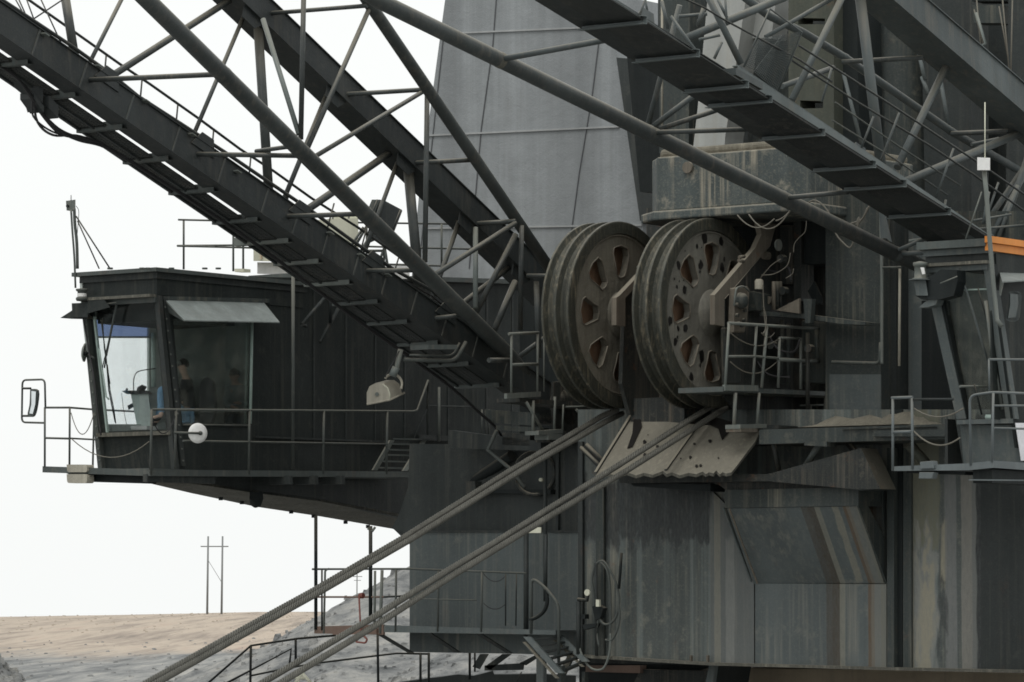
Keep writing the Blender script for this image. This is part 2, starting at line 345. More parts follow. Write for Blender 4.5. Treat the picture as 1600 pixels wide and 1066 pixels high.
def ground_mat(gm,pile=False):
    t=gm.node_tree;n=t.nodes;k=t.links;b=n['Principled BSDF']; b.inputs['Roughness'].default_value=.95; b.inputs['Specular IOR Level'].default_value=.1
    g=n.new('ShaderNodeNewGeometry'); 
    def nz(sc,vs,det=6,ro=.6):
        mp=n.new('ShaderNodeMapping'); mp.inputs['Scale'].default_value=vs; x=n.new('ShaderNodeTexNoise'); x.inputs['Scale'].default_value=sc; x.inputs['Detail'].default_value=det; x.inputs['Roughness'].default_value=ro
        k.new(g.outputs['Position'],mp.inputs[0]); k.new(mp.outputs[0],x.inputs['Vector']); return x.outputs['Fac']
    def ramp(v,st):
        r=n.new('ShaderNodeValToRGB'); e=r.color_ramp.elements
        e[0].position=st[0][0]; e[0].color=st[0][1]+(1,); e[1].position=st[-1][0]; e[1].color=st[-1][1]+(1,)
        for p,c in st[1:-1]: q=e.new(p); q.color=c+(1,)
        k.new(v,r.inputs[0]); return r.outputs[0]
    grey=ramp(nz(1,(.5,.5,.9) if pile else (.55,.03,.3),9,.72),[(.30,(.08,.085,.086)),(.44,(.18,.185,.185)),(.55,(.285,.285,.275)),(.70,(.41,.395,.36))])
    if pile: col=grey
    else:
        tan=ramp(nz(1,(.30,.011,.3),9,.75),[(.30,(.21,.185,.16)),(.44,(.36,.305,.255)),(.55,(.48,.41,.335)),(.70,(.38,.29,.24))])  # pale tones also paint distance haze into the prairie colour
        sx=n.new('ShaderNodeSeparateXYZ'); k.new(g.outputs['Position'],sx.inputs[0])
        ad=n.new('ShaderNodeMath'); ad.operation='MULTIPLY_ADD'; k.new(nz(1,(.07,.006,0),7,.7),ad.inputs[0]); ad.inputs[1].default_value=260; k.new(sx.outputs[1],ad.inputs[2])
        m2=n.new('ShaderNodeMapRange'); m2.inputs[1].default_value=470; m2.inputs[2].default_value=520; k.new(ad.outputs[0],m2.inputs[0])
        mm=n.new('ShaderNodeMixRGB'); k.new(m2.outputs[0],mm.inputs[0]); k.new(grey,mm.inputs[1]); k.new(tan,mm.inputs[2]); col=mm.outputs[0]
    k.new(col,b.inputs['Base Color'])
    bp=n.new('ShaderNodeBump'); bp.inputs['Distance'].default_value=.25 if pile else .5; bp.inputs['Strength'].default_value=.7; k.new(nz(1,(3,3,3) if pile else (.5,.2,.5),8,.7),bp.inputs['Height']); k.new(bp.outputs[0],b.inputs['Normal'])
ground_mat(gm)
o=ground().build('ground',gm); o['kind']='structure'
sm=bpy.data.materials.new('scrub'); sm.use_nodes=True; sm.node_tree.nodes['Principled BSDF'].inputs['Base Color'].default_value=(.33,.285,.23,1); sm.node_tree.nodes['Principled BSDF'].inputs['Roughness'].default_value=1
def scatter(name,m,y0,y1,cnt,s0,s1,px0=-60,px1=900):
    r4=random.Random(cnt); mb=MB()
    for _ in range(cnt):
        y=r4.uniform(y0,y1); x=(r4.uniform(px0,px1)-800)/6400*y; z=terr(x,y); q=r4.uniform(s0,s1); c=Vector((x,y,z))
        mb.hexa([c+Vector((a*q*r4.uniform(.6,1.4),b*q*r4.uniform(.6,1.3),h*q*r4.uniform(.3,.8))) for a,b,h in ((-1,-1,-.6),(1,-1,-.6),(1,1,-.6),(-1,1,-.6),(-.5,-.5,1),(.6,-.5,.9),(.5,.6,1),(-.6,.5,.8))])
    o=mb.build(name,m); tag(o,{'prairie_scrub':'scattered dry scrub clumps dotted over the pale prairie','loose_rubble':'loose grey rubble strewn over the pit floor below the prairie'}[name],{'prairie_scrub':'scrub','loose_rubble':'rubble'}[name],None,'stuff')
pm=bpy.data.materials.new('grey_spoil'); pm.use_nodes=True; ground_mat(pm,True)
scatter('prairie_scrub',sm,520,880,420,.08,.26)
scatter('loose_rubble',pm,240,480,350,.08,.22)
def pile(name,label,cx,cy,peak,rx,ry,base,skew=0,group='grey spoil heaps'):
    n=90; vs=[];fs=[]
    for j in range(n+1):
        for i in range(n+1):
            u=-1.25+2.5*i/n; v=-1.25+2.5*j/n; r=math.hypot(u,v)
            x=cx+u*rx; y=cy+v*ry
            h=(peak-base)*max(0,1-r)**.92
            h+= (noise.fractal(Vector((x*.16,y*.16,5)),1,2.1,6)*.75+noise.noise(Vector((x*1.3,y*1.3,1)))*.16+noise.noise(Vector((x*.5,y*.5,8)))*.3)*min(1,(1.25-min(r,1.25))*3)*(peak-base)*.11
            vs.append((x,y,base+h-.3*(r>1.15)))
    for j in range(n):
        for i in range(n): a=j*(n+1)+i; fs.append((a,a+1,a+n+2,a+n+1))
    o=MB().add(vs,fs,True).build(name,pm); tag(o,label,'spoil heap',group)
    r3=random.Random(int(cx*10)); mb=MB(); zs={}
    for _ in range(2600):
        i=r3.randrange(4,n-4); j=r3.randrange(4,n-4); p=Vector(vs[j*(n+1)+i])+Vector((r3.uniform(-.15,.15),r3.uniform(-.15,.15),0)); sz=r3.uniform(.04,.13)*(1 if r3.random()<.9 else 2.2)
        c=[p+Vector((a*sz*r3.uniform(.6,1.3),b*sz*r3.uniform(.6,1.3),h*sz*r3.uniform(.5,1.1))) for a,b,h in ((-1,-1,-1),(1,-1,-1),(1,1,-1),(-1,1,-1),(-.6,-.7,.8),(.7,-.6,.7),(.6,.7,.9),(-.7,.6,.6))]
        mb.hexa(c)
    rb=mb.build('rubble',pm); rb.parent=o; rb['kind']='stuff'; return o
q=P(640,893,175); pile('spoil_heap','largest heap of pale grey spoil rising behind the stair platform and railings',q.x,q.y,q.z,13,22,-5.2)
q=P(-55,985,120); pile('spoil_heap','low dark rubble bank at the lower left corner of the view',q.x,q.y,q.z,4.2,7,-5.0)
q=P(860,960,150); pile('spoil_heap','grey spoil bank seen through the gaps below the lower deck',q.x,q.y,q.z,11,15,-5.2)
# transmission poles
def pole_h(px0,px1,y0,y1,d,label):
    a=P(px0,y1,d); t=thing('power_line_frame',label,'power pole',a)
    k=mpp(d)
    for px,dx in ((px0,1.6),(px1,1.6)): T(t,'pole',[P(px-dx*.5,y1+4,d),P(px+dx*.5,y0,d)],[.17,.13],'wood',8)
    T(t,'crossarm',[P(px0-11,y0+16,d),P(px1+10,y0+16,d)],.10,'wood',6)
    T(t,'cross_brace',[P(px0+1,y0+38,d),P(px1,y0+73,d)],.04,'wood',5)
pole_h(324.5,347,838,956,620,'distant timber power line frame of two poles on the prairie skyline')
t=thing('power_pole','single distant power pole with two short arms behind the stair platform','power pole',P(557.5,960,640),)
T(t,'pole',[P(557.5,962,640),P(558,886,640)],.1,'wood',6); T(t,'crossarm',[P(551,901,640),P(566,901,640)],.06,'wood',5); T(t,'crossarm',[P(553,907,640),P(564,907,640)],.05,'wood',5)
# ---------------------------------------------------------------- boom legs
def upof(a,b,side=LV):
    u=(b-a).cross(side).normalized()
    return u if u.z>0 else -u
def lip_channel(par,name,a,b,h,m,w=.12,up=ZV):   # small channel section: web with two flanges
    d=(b-a); sd=d.cross(up).normalized()
    mb=MB(); t=.012
    mb.beam(a,b,sd,up,t,h); 
    mb.beam(a+up*(h/2)+sd*w/2,b+up*(h/2)+sd*w/2,sd,up,w,t); mb.beam(a-up*(h/2)+sd*w/2,b-up*(h/2)+sd*w/2,sd,up,w,t)
    return mb.build(name,m,par)
def grating(par,a0,b0,a1,b1,nb,cross=5,th=.03,m='grate'):
    # bars from line a0->b0 to line a1->b1
    mb=MB()
    for i in range(nb+1):
        t=i/nb; p=a0.lerp(b0,t); q=a1.lerp(b1,t); mb.beam(p,q,(b0-a0),ZV,.012,th)
    for i in range(cross+1):
        t=i/cross; mb.beam(a0.lerp(a1,t)+ZV*.004,b0.lerp(b1,t)+ZV*.004,(a1-a0),ZV,.012,th*.8)
    return mb.build('grating_panel',m,par)

# ---- left leg
A=Line(P(0,38,64.0),P(830,610,73.0))
B=Line(P(350,118,63.7),P(788,548,72.3))
C=Line(P(400,20,68.5),P(850,452,74.0))
Dn=P(576,4,67.6)
D=Line(Dn,P(800,333,72.1))
LB=thing('boom_leg','black steel truss leg of the boom running from the top left corner to the sheaves','boom',A.at(830),'truss legs of the boom')
def wld(px,line,w): return w/2*mpp(line.at(px).dot(FWD))
def boxchord(par,line,x0,x1,w,h,m,name='chord'):
    a,b=line.at(x0),line.at(x1); u=upof(a,b); mb=MB(); mb.beam(a,b,LV,u,w,h)
    # rolled flange lips
    for s in (-1,1): mb.beam(a+u*s*(h/2+.008),b+u*s*(h/2+.008),LV,u,w+.07,.016)
    return mb.build(name,m,par),u
HA=.47; WA=.36
_,uA=boxchord(LB,A,-60,872,WA,HA,'boom')
_,uC=boxchord(LB,C,280,862,.52,.42,'boom')
T(LB,'chord',[B.at(180),B.at(350),B.at(600),B.at(795),A.at(845)],[.135]*5,'pipe',20)
T(LB,'chord',[P(380,-300,64.5),Dn,D.at(667),D.at(800),P(862,425,73.0)],[.105]*5,'pipe',16)
def onA(px,dy=0): 
    p=A.at(px); return p
LM=[ # name, p1, p2, width px
 ('strut',onA(128)+LV*.15,B.at(348),8.5),('strut',A.at(296)+LV*.15,B.at(478),8),
 ('strut',A.at(437)+LV*.15,B.at(570),8),('strut',A.at(560)+LV*.15,B.at(660),7.5),('strut',A.at(668)+LV*.15,B.at(731),8),
 ('diagonal_brace',A.at(150)+uA*.1,C.at(368)-uC*.1,11),('diagonal_brace',A.at(455)+uA*.1,C.at(617)-uC*.1,12),
 ('diagonal_brace',A.at(683)+uA*.05,C.at(806),9),
 ('diagonal_brace',P(296,226,67.0),C.at(388)-uC*.15,7),('diagonal_brace',P(438,325,68.8),C.at(517)-uC*.1,8),
 ('diagonal_brace',P(570,393,70.3),C.at(627)-uC*.1,7),('diagonal_brace',P(671,478,71.4),C.at(723)-uC*.1,8),
 ('diagonal_brace',P(134,110,65.4),P(192,-5,66.2),7),
 ('post',P(118,98,65.3),P(101,-10,65.3),15),('post',P(421,318,68.4),C.at(402),15.5),('post',P(655,450,71.0),C.at(636),16.5),
 ('post',P(475,-30,66.0),P(470,218,66.0),8.5),('post',P(667.5,140,69.9),P(664,410,69.9),8.5),
 ('diagonal_brace',P(576,16,67.6),B.at(476),8),('diagonal_brace',P(663,142,69.9),B.at(484),7.5),('strut',P(400,236.5,66.5),B.at(462),7),
 ('strut',C.at(404)+uC*.02,P(574,9,67.5),7),('strut',P(533,148,69.8),P(665,140,69.8),7.5),('strut',P(643,255,71.1),P(738,250,70.9),7.5),
 ('strut',P(741,350,72.3),P(806,346,72.0),8),('diagonal_brace',B.at(672),P(805,349,72.0),8.5),
 ('diagonal_brace',P(806,366,72.2),P(744,488,71.8),9),('diagonal_brace',P(744,488,71.9),P(722,540,72.2),8),
 ('diagonal_brace',P(805,440,73.0),P(772,516,72.4),10),('post',P(815,352,72.2),P(813,516,72.6),8),('strut',P(824,431,73),P(864,431,72.6),7),
 ('diagonal_brace',P(862,520,73.0),P(800,566,73.3),8),('strut',P(764,563,71.3),P(797,563,72.0),8),('post',P(838,440,73),P(842,560,73),9),
]
for nm,a,b,w in LM: T(LB,nm,[a,b],w/2*mpp((a.y+b.y)/2),'pipe',10)
T(LB,'diagonal_brace',[P(411,30,66.9),P(467,210,66.0)],.042,'pipe_light',10)
T(LB,'diagonal_brace',[P(743,356,72.2),P(743,482,71.7)],.048,'pipe_light',10)
# gusset plates
for pts,l in (([(332,95),(352,104),(372,130),(366,142),(340,132)],None),):
    pass
for px in (388,517,627,723,806):
    p=C.at(px)+LV*.23; d=(C.b-C.a).normalized(); MB().prism([p-d*.3-uC*.1,p+d*.35-uC*.1,p+d*.12-uC*.42,p-d*.22-uC*.42],LV*-.02).build('gusset_plate','boom',LB)
def sleeve(par,line,px,r,m='pipe',L=.05):
    p=line.at(px); d=(line.b-line.a).normalized(); MB().lathe(p,d,[(-L,r*1.0),(-L*.5,r*1.025),(L*.5,r*1.025),(L,r*1.0)],20).build('weld_collar',m,par)
for px in (350,570,731): sleeve(LB,B,px,.136)
# stiffener seams and walkway under lower chord
stA=[(-28),43,117,190,262,333,401,449,496,544,588,634,682,730,778]
def botA(px): # find chord parameter where underside edge shows at that px
    return A.at(px)
dA=(A.b-A.a).normalized()
for px in stA:
    p=A.at(px)+LV*(WA/2+.004); MB().beam(p-uA*.23,p+uA*.23,dA,LV,.03,.02).build('stiffener','pipe',LB)
bot=-uA*(HA/2+.02)
def wA(px,t): return A.at(px)+bot+LV*(-WA/2-t)
outs=[]
for i in range(len(stA)-1):
    a,b=stA[i]+5,stA[i+1]+5
    t0=.14 if i<6 else .05
    nb=int((wA(b,0)-wA(a,0)).length/.05)
    grating(LB,wA(a,t0),wA(b,t0),wA(a,.70),wA(b,.70),nb,7)
for i,px in enumerate(stA):
    p=wA(px+6,-.2); q=wA(px+6,.80 if i not in (7,) else 1.0)
    lip_channel(LB,'walkway_bracket',p,q,.13,'rail' if i in (7,8,9) else 'deck',.12)
mb=MB(); mb.beam(wA(-60,.73),wA(785,.73),LV,uA,.05,.09); mb.build('walkway_edge','boom',LB)
mb=MB(); mb.beam(wA(-60,.42),wA(785,.42),LV,uA,.04,.08); mb.build('walkway_stringer','boom',LB)
fp=A.at(866); MB().lathe(fp-LV*.35,LV,[(0,.05),(0,.34),(.7,.34),(.7,.05)],28).build('foot_pin','frame',LB)
MB().prism([fp+LV*.3+FV*.5-ZV*.5,fp+LV*.3+FV*.5+ZV*.4,fp+LV*.3-FV*.6+ZV*.5,fp+LV*.3-FV*.6-ZV*.7],LV*.05).build('foot_plate','frame',LB)
# conduits, handrails beside the chord
def dAp(px): return A.at(px).y
c1=[(-10,-8),(8,3),(112,72),(175,117),(215,150),(285,195),(350,237),(400,271),(487,330),(550,376),(615,421),(675,454),(722,494)]
T(LB,'conduit',[P(x,y,dAp(x)-.15) for x,y in c1],.033,'boom',8)
T(LB,'conduit',[P(x,y+9,dAp(x)-.12) for x,y in c1],.015,'cable',6)
c2=[(30,-12),(45,0),(105,42),(187,100),(235,132),(310,185),(375,233),(427,267),(487,310),(560,356),(625,402),(660,432),(740,500)]
T(LB,'handrail',[P(x,y,dAp(x)+.9) for x,y in c2],.024,'boom',8)
c3=[(-10,-40),(60,8),(160,78),(262,150),(350,212),(430,268),(520,331),(600,386),(660,430)]
for px,top in ((54,8),(137,58),(212,112),(284,164),(355,222),(500,318),(548,352),(590,383)):
    x=px+4; p=P(px,top+48,dAp(px)); MB().beam(p,p+LV*.28,dA,ZV,.10,.02).build('conduit_clip','rail',LB)
for (x0,y0),(x1,y1) in (((22,-5),(48,42)),((40,-5),(62,55)),((62,-5),(105,88)),((105,-5),(40,38)),((0,8),(14,22)),((28,-4),(50,45)),((0,14),(10,30))):
    T(LB,'rail_post',[P(x0,y0,65),P(x1,y1,65)],.013,'boom',6)
for px in (508,560,612):
    T(LB,'rail_post',[P(px,dict([(508,362),(560,398),(612,430)])[px]+8,dAp(px)+.6),P(px+14,dict([(508,318),(560,352),(612,393)])[px],dAp(px)+.9)],.016,'boom',6)
for px,yt in ((166,86),(222,124),(278,162),(334,202),(392,244),(452,284)):
    T(LB,'rail_post',[P(px-4,yt+44,dAp(px)+.85),P(px,yt,dAp(px)+.9)],.016,'boom',6)
# cable bundle along the outer walkway edge
for k in range(6):
    j=lambda: random.uniform(-3,3)
    pts=[(-8,96),(22,118+j()),(48,150+j()),(58,168+j()),(88,200+j()*1.5),(118,213+j()),(152,222+j()),(180,236),(226,264),(300,312),(360,352),(430,402),(480,440),(560,500),(640,556),(700,600),(745,640),(775,668),(792,700)]
    if k<2: pts[3]=(52+6*k,182+8*k); pts[4]=(82,206+4*k)
    T(LB,'cable',smooth_path([P(x+k*.8,y+k*1.2,dAp(x)+.75) for x,y in pts],5),.016+.006*random.random(),'cable',6)
mb=MB(); 
for x0,y0,x1,y1,w,h in ((22,118,60,150,.2,.25),(42,150,58,172,.3,.1),(70,160,84,176,.2,.2)): mb.beam(P(x0,y0,65.3),P(x1,y1,65.3),LV,ZV,w,h)
mb.build('cable_tray','boom',LB)
MB().prism([P(22,113,65.4),P(52,160,65.4),P(43,176,65.4),P(30,135,65.4)],LV*.1).build('cable_bracket','boom',LB)

# ---- right leg
E=Line(P(590,0,60.4),P(1430,412,67.4))
G=Line(P(900,0,59.3),P(1475,358,67.0))
H=Line(P(1320,90,67.2),P(1487,206,69.1))
I=Line(P(1340,-46,65.7),P(1640,212,69.0))
RB=thing('boom_leg','grey steel truss leg of the boom crossing above the sheaves to the right cab','boom',E.at(1430),'truss legs of the boom')
HG=.47; WG=.34
_,uG=boxchord(RB,G,820,1510,WG,HG,'boom')
_,uI=boxchord(RB,I,1290,1660,.62,.46,'gboom')
T(RB,'chord',[P(330,-160,58.5),E.at(590),E.at(1015),E.at(1250),E.at(1440)],[.123]*5,'pipe',20)
T(RB,'chord',[P(1130,-30,65),P(1200,24,65.7),P(1255,51,66.3),H.at(1320),H.at(1487),P(1590,265,70.2)],[.068]*6,'gboom',14)
RM=[('strut',E.at(780),G.at(988),10),('strut',E.at(1013),P(1175,202,63.4),8),('strut',E.at(1222),P(1325,300,65.0),8),('strut',E.at(1400),P(1456,394,66.7),7.5),('diagonal_brace',P(1403,391,67.0),P(1448,372,66.9),6.5),
 ('diagonal_brace',P(1012,198,64),P(1062,8,63.5),9),('diagonal_brace',P(1020,198,64),P(1090,145,63.7),9),('diagonal_brace',P(1030,202,64),P(1130,169,63.6),8),
 ('diagonal_brace',P(1072,60,64),P(1240,-10,65),13),('diagonal_brace',P(1340,-25,66.0),P(1196,58,65.0),7),('diagonal_brace',P(1105,-8,61.6),P(1158,100,61.8),11),
 ('diagonal_brace',P(1320,-12,65.0),P(1237,157,64.0),11),('diagonal_brace',P(1482,96,67.4),P(1402,262,66.0),12),
 ('diagonal_brace',P(1302,106,66.7),P(1222,135,64.4),9),('diagonal_brace',P(1606,203,69.0),P(1410,286,65.9),13),('diagonal_brace',P(1560,217,69.5),P(1518,226,69.2),6),
 ('post',P(1342,-20,65.6),P(1377,262,65.6),17),('strut',P(1315,97,67.0),P(1442,90,66.9),8),('strut',P(1486,209,69),P(1576,205,68.6),8),
 ('diagonal_brace',P(1580,-10,70),P(1581,0,70),4),('diagonal_brace',P(1616,212,68.6),P(1568,360,68.2),10),('diagonal_brace',P(1600,262,69),P(1540,350,68.5),9),('strut',P(1034,2,62.5),P(1044,45,62.5),6),
 ('diagonal_brace',P(1105,22,62.8),P(1060,26,62.8),6),('diagonal_brace',P(1048,25,62.4),P(1098,95,62.4),5),('diagonal_brace',P(1100,12,62.6),P(1090,42,62.6),8),
 ('diagonal_brace',P(1122,0,62.5),P(1136,28,62.5),5),('diagonal_brace',P(1133,-5,62.4),P(1136,40,62.4),4),('diagonal_brace',P(1092,62,62.4),P(1125,55,62.4),5),('diagonal_brace',P(1116,92,62.3),P(1128,66,62.3),5),
 ('post',P(1536,350,67.5),P(1545,300,67.6),5),('post',P(1560,372,68),P(1590,290,68.2),7),('diagonal_brace',P(1548,372,68),P(1612,252,68.6),9),('strut',P(1520,345,67.6),P(1580,335,67.8),4),('strut',P(1528,358,67.6),P(1600,352,67.8),4),('diagonal_brace',P(1575,372,68.2),P(1605,330,68.4),6),('post',P(1470,355,67),P(1478,312,67),4),
]
for nm,a,b,w in RM: T(RB,nm,[a,b],w/2*mpp((a.y+b.y)/2),'gboom' if w!=8 else 'pipe',10)
for px in (782,1013,1222,1400): sleeve(RB,E,px,.124,'apron' if px==782 else 'pipe')
for px in (1320,1487): sleeve(RB,H,px,.07,'gboom')
dG=(G.b-G.a).normalized(); botG=-uG*(HG/2+.02)
def wG(px,t): return G.at(px)+botG+LV*(WG/2+t)
brG=[870,987,1070,1147,1184,1267,1347,1395,1465,1532]   # in chord px of inner end
for i in range(len(brG)-1):
    a,b=brG[i]-62,brG[i+1]-62
    if i in (0,1,2):   # solid floor pan on the upper flight
        mb=MB(); mb.hexa([wG(a,0),wG(b,0),wG(b,.8),wG(a,.8)]+[p+uG*.02 for p in (wG(a,0),wG(b,0),wG(b,.8),wG(a,.8))]); mb.build('floor_pan','grate',RB)
    else:
        nb=int((wG(b,0)-wG(a,0)).length/.035); grating(RB,wG(a,.02),wG(b,.02),wG(a,.80),wG(b,.80),nb,12)
        mb=MB(); mb.hexa([wG(a,0)+uG*.03,wG(b,0)+uG*.03,wG(b,.8)+uG*.03,wG(a,.8)+uG*.03]+[p+uG*.04 for p in (wG(a,0),wG(b,0),wG(b,.8),wG(a,.8))]); mb.build('tread_plate','grate',RB)
for px in brG: lip_channel(RB,'walkway_bracket',wG(px-62,-.3),wG(px-62,.86),.11,'gedge',.10)
# edge channel: upper flight then landing then lower flight
def edge(a,b,h,m='gedge'):
    u=upof(a,b); mb=MB(); mb.beam(a,b,LV,u,.02,h)
    for s in (-1,1): mb.beam(a+u*s*h/2-LV*.05,b+u*s*h/2-LV*.05,LV,u,.12,.015)
    return mb.build('walkway_edge',m,RB)
edge(P(930,-12,58.9),P(1105,104,61.4),.17)
edge(P(1152,112,61.6),P(1540,374,66.6),.20)
mb=MB(); mb.hexa([P(1074,124,62.0),P(1150,117,61.3),P(1192,140,61.8),P(1118,150,62.5),P(1074,113,62.0),P(1150,106,61.3),P(1192,130,61.8),P(1118,139,62.5)]); mb.build('landing','gboom',RB)
# railings of the right walkway
def rline(pts,r,m='boom',name='handrail'): return T(RB,name,[P(x,y,d) for x,y,d in pts],r,m,8)
rline([(1162,105,61.3),(1203,14,61.4),(1253,50,62.0),(1216,142,62.2)],.017,'gboom')
rline([(1040,-15,60.6),(1100,12,61.5),(1135,33,61.6),(1250,94,62.8),(1300,128,63.6)],.016)
rline([(1248,71,62.6),(1322,118,63.8),(1435,192,65.2),(1522,250,66.2),(1612,312,67.2)],.018)
rline([(1238,95,62.7),(1340,160,64.1),(1450,226,65.6),(1520,272,66.4),(1612,338,67.4)],.018)
rline([(1305,160,64.2),(1400,226,65.6),(1500,290,66.8)],.014,'deck'); rline([(1300,188,64.5),(1400,250,65.8),(1480,305,67)],.014,'deck')
for (a,b) in (((1405,176,64.8),(1370,268,64.9)),((1365,182,64.4),(1344,236,64.5)),((1010,-5,59.8),(995,36,59.8)),((1008,-2,60.8),(1012,20,60.8)),((1490,232,66),(1462,310,66)),((1560,285,66.8),(1538,350,66.8)),((1300,105,63.6),(1284,160,63.6))):
    rline([a,b],.018,'gboom','rail_post')
for ln_,par_,pxs_,u_ in ((A,LB,(150,300,452,566,680),uA),(G,RB,(988,1172,1322),uG)):
    for px in pxs_:
        p=ln_.at(px)+LV*.19+u_*.1; d=(ln_.b-ln_.a).normalized(); MB().prism([p-d*.28,p+d*.28,p+d*.16+u_*.28,p-d*.12+u_*.28],LV*.015).build('gusset_plate','boom' if par_ is LB else 'gboom',par_)
# guard mesh panel on the landing
mb=MB(); o4=[P(1222,54,62.2),P(1250,50,62.3),P(1216,140,62.6),P(1180,108,62.2),P(1193,75,62.1)]
def inpoly_grid(par,q0,q1,q2,q3,n,m,r,name,mt):
    mb=MB()
    for i in range(n+1): t=i/n; mb.beam(q0.lerp(q1,t),q3.lerp(q2,t),(q1-q0),LV,r,r)
    for i in range(m+1): t=i/m; mb.beam(q0.lerp(q3,t),q1.lerp(q2,t),(q3-q0),LV,r,r)
    return mb.build(name,mt,par)
inpoly_grid(RB,P(1222,55,62.4),P(1250,50,62.5),P(1214,142,62.7),P(1178,112,62.4),16,26,.007,'guard_mesh','gboom')
inpoly_grid(RB,P(1186,60,62.6),P(1222,55,62.6),P(1196,118,62.7),P(1164,102,62.5),14,18,.006,'guard_mesh','gboom')
# short pipe stubs
for x0,y0,x1,y1,d in ((997,95,1028,92,61),(1229,243,1262,238,64.4),(1420,377,1448,374,67)): T(RB,'stub_pipe',[P(x0,y0,d),P(x1,y1,d)],.03,'pipe_light',8)

# ---------------------------------------------------------------- ventilation tower
TW=thing('tapered_tower','tall tapering grey plate tower with welded seams behind the boom and sheaves','tower',PF(830,460,-67))
fT=-67.0
front=[(697,-12),(945,-12),(966,95),(1003,345),(1012,470),(640,470),(655,300)]
MB().prism([PF(x,y,fT) for x,y in front],FV*-4).build('tower_shell','tower',TW)
def ridge(pts,f,w,h,m,name,par):
    for a,b in zip(pts[:-1],pts[1:]):
        p,q=PF(a[0],a[1],f),PF(b[0],b[1],f); MB().beam(p,q,(q-p).cross(FV),FV,w,h).build(name,m,par)
X['rleg2']=mat('cab_rear_lining',(.36,.35,.28),dirt=(.3,.28,.22),amt=.5,rough=.6)
X['rleg']=mat('pale_leg_paint',(.36,.37,.355),dirt=(.3,.28,.23),amt=.5,rough=.6)
X['seam']=mat('weld_seam',(.30,.31,.31),dirt=(.36,.35,.32),amt=.4,rough=.6); X['joint']=flat('plate_joint',(.09,.095,.10),.7)
for y0,y1 in ((53,41),(212,198),(357,352)): ridge([(690 if y0<100 else 668,y0),(968 if y0<300 else 1003,y1)],fT+.02,.035,.04,'seam','horizontal_seam',TW)
ridge([(694,46),(654,420)],fT+.01,.02,.02,'joint','vertical_joint',TW)
ridge([(776,-10),(770,70),(752,200),(733,420)],fT+.01,.02,.02,'joint','vertical_joint',TW)
ridge([(945,-10),(925,150),(905,270),(885,420)],fT+.01,.02,.02,'joint','vertical_joint',TW)
MB().prism([PF(963,90,fT+.05),PF(986,92,fT+.05),PF(1014,235,fT+.05),PF(1022,345,fT+.05),PF(1000,345,fT+.05)],FV*-1.5).build('side_girder','hulld',TW)

# ---------------------------------------------------------------- rear mast columns and plated housing at the right
BH=thing('mast_housing','dark dusty steel mast housing filling the upper right behind the boom leg','mast',PF(1300,700,-63))
def pf(par,name,pts,f,dep,m,bev=0): return MB().prism([PF(x,y,f) for x,y in pts],FV*-dep).build(name,m,par,bev)
pf(BH,'back_plate',[(1028,-30),(1640,-30),(1640,700),(1028,700)],-64.5,.3,'hulld')
pf(BH,'void_shade_panel',[(975,40),(1034,40),(1034,300),(1000,300)],-64,.3,'dark')  # black panel standing in for the shade of an open void
pf(BH,'column',[(1030,-20),(1078,-20),(1076,230),(1030,240)],-62.5,1,'house')
T(BH,'stand_pipe',[PF(1034.5,-10,-62.2),PF(1034.5,205,-62.2)],.022,'lamp',8)
pf(BH,'raking_leg',[(1108,-30),(1170,-30),(1162,20),(1133,215),(1131,240),(1082,240),(1090,170)],-61.8,.6,'rleg')
MB().prism([PF(x,y,-62.2) for x,y in ((1145,-20),(1215,-20),(1205,60),(1175,60))],FV*-.5).build('raking_leg','rleg',BH)
MB().holed([PF(x,y,-61.6) for x,y in ((1232,-20),(1303,-20),(1303,330),(1232,330))],[[PF(x,y,-61.6) for x,y in h] for h in (((1247,28),(1289,29),(1289,38),(1247,38)),((1250,157),(1286,158),(1286,169),(1250,170)))],FV*-.5).build('ladder_column','olive',BH)
pf(BH,'column',[(1304,-20),(1338,-20),(1345,330),(1303,330)],-61.9,.8,'dark')
pf(BH,'column',[(1175,60),(1232,60),(1232,235),(1168,235)],-63,.6,'house')
cc=PF(1400,200,-63.5); 
MB().lathe(Vector((cc.x,cc.y,0)),ZV,[(2.0,.95),(11.5,.62)],48).build('round_mast','house',BH)
pf(BH,'column',[(1438,-20),(1518,-20),(1518,420),(1448,420)],-63,.6,'hulld')
pf(BH,'column',[(1576,-20),(1640,-20),(1640,420),(1570,420)],-62,.6,'hulld')
pf(BH,'cross_girder',[(1519,8),(1568,8),(1568,36),(1522,36)],-62.3,.4,'house')
pf(BH,'cross_girder',[(1515,-20),(1572,-20),(1572,2),(1519,2)],-62.3,.4,'dark')
for a,b in (((1522,15),(1537,72)),((1566,-5),(1579,132)),((1582,-5),(1579,132)),((1526,0),(1535,100)),((1561,10),(1575,90))): T(BH,'hanging_cable',[PF(*a,-61.5),PF(*b,-61.5)],.014,'wire',6)
T(BH,'hook_rod',[PF(1525,20,-61.4),PF(1540,68,-61.4),PF(1531,74,-61.4)],.03,'pipe_light',6)
for a,b in (((1318,115),(1346,225)),((1436,85),(1445,125)),((1440,120),(1452,150)),((1470,128),(1482,195))): T(BH,'brace_rod',[PF(*a,-61.6),PF(*b,-61.6)],.035,'hullp',8)
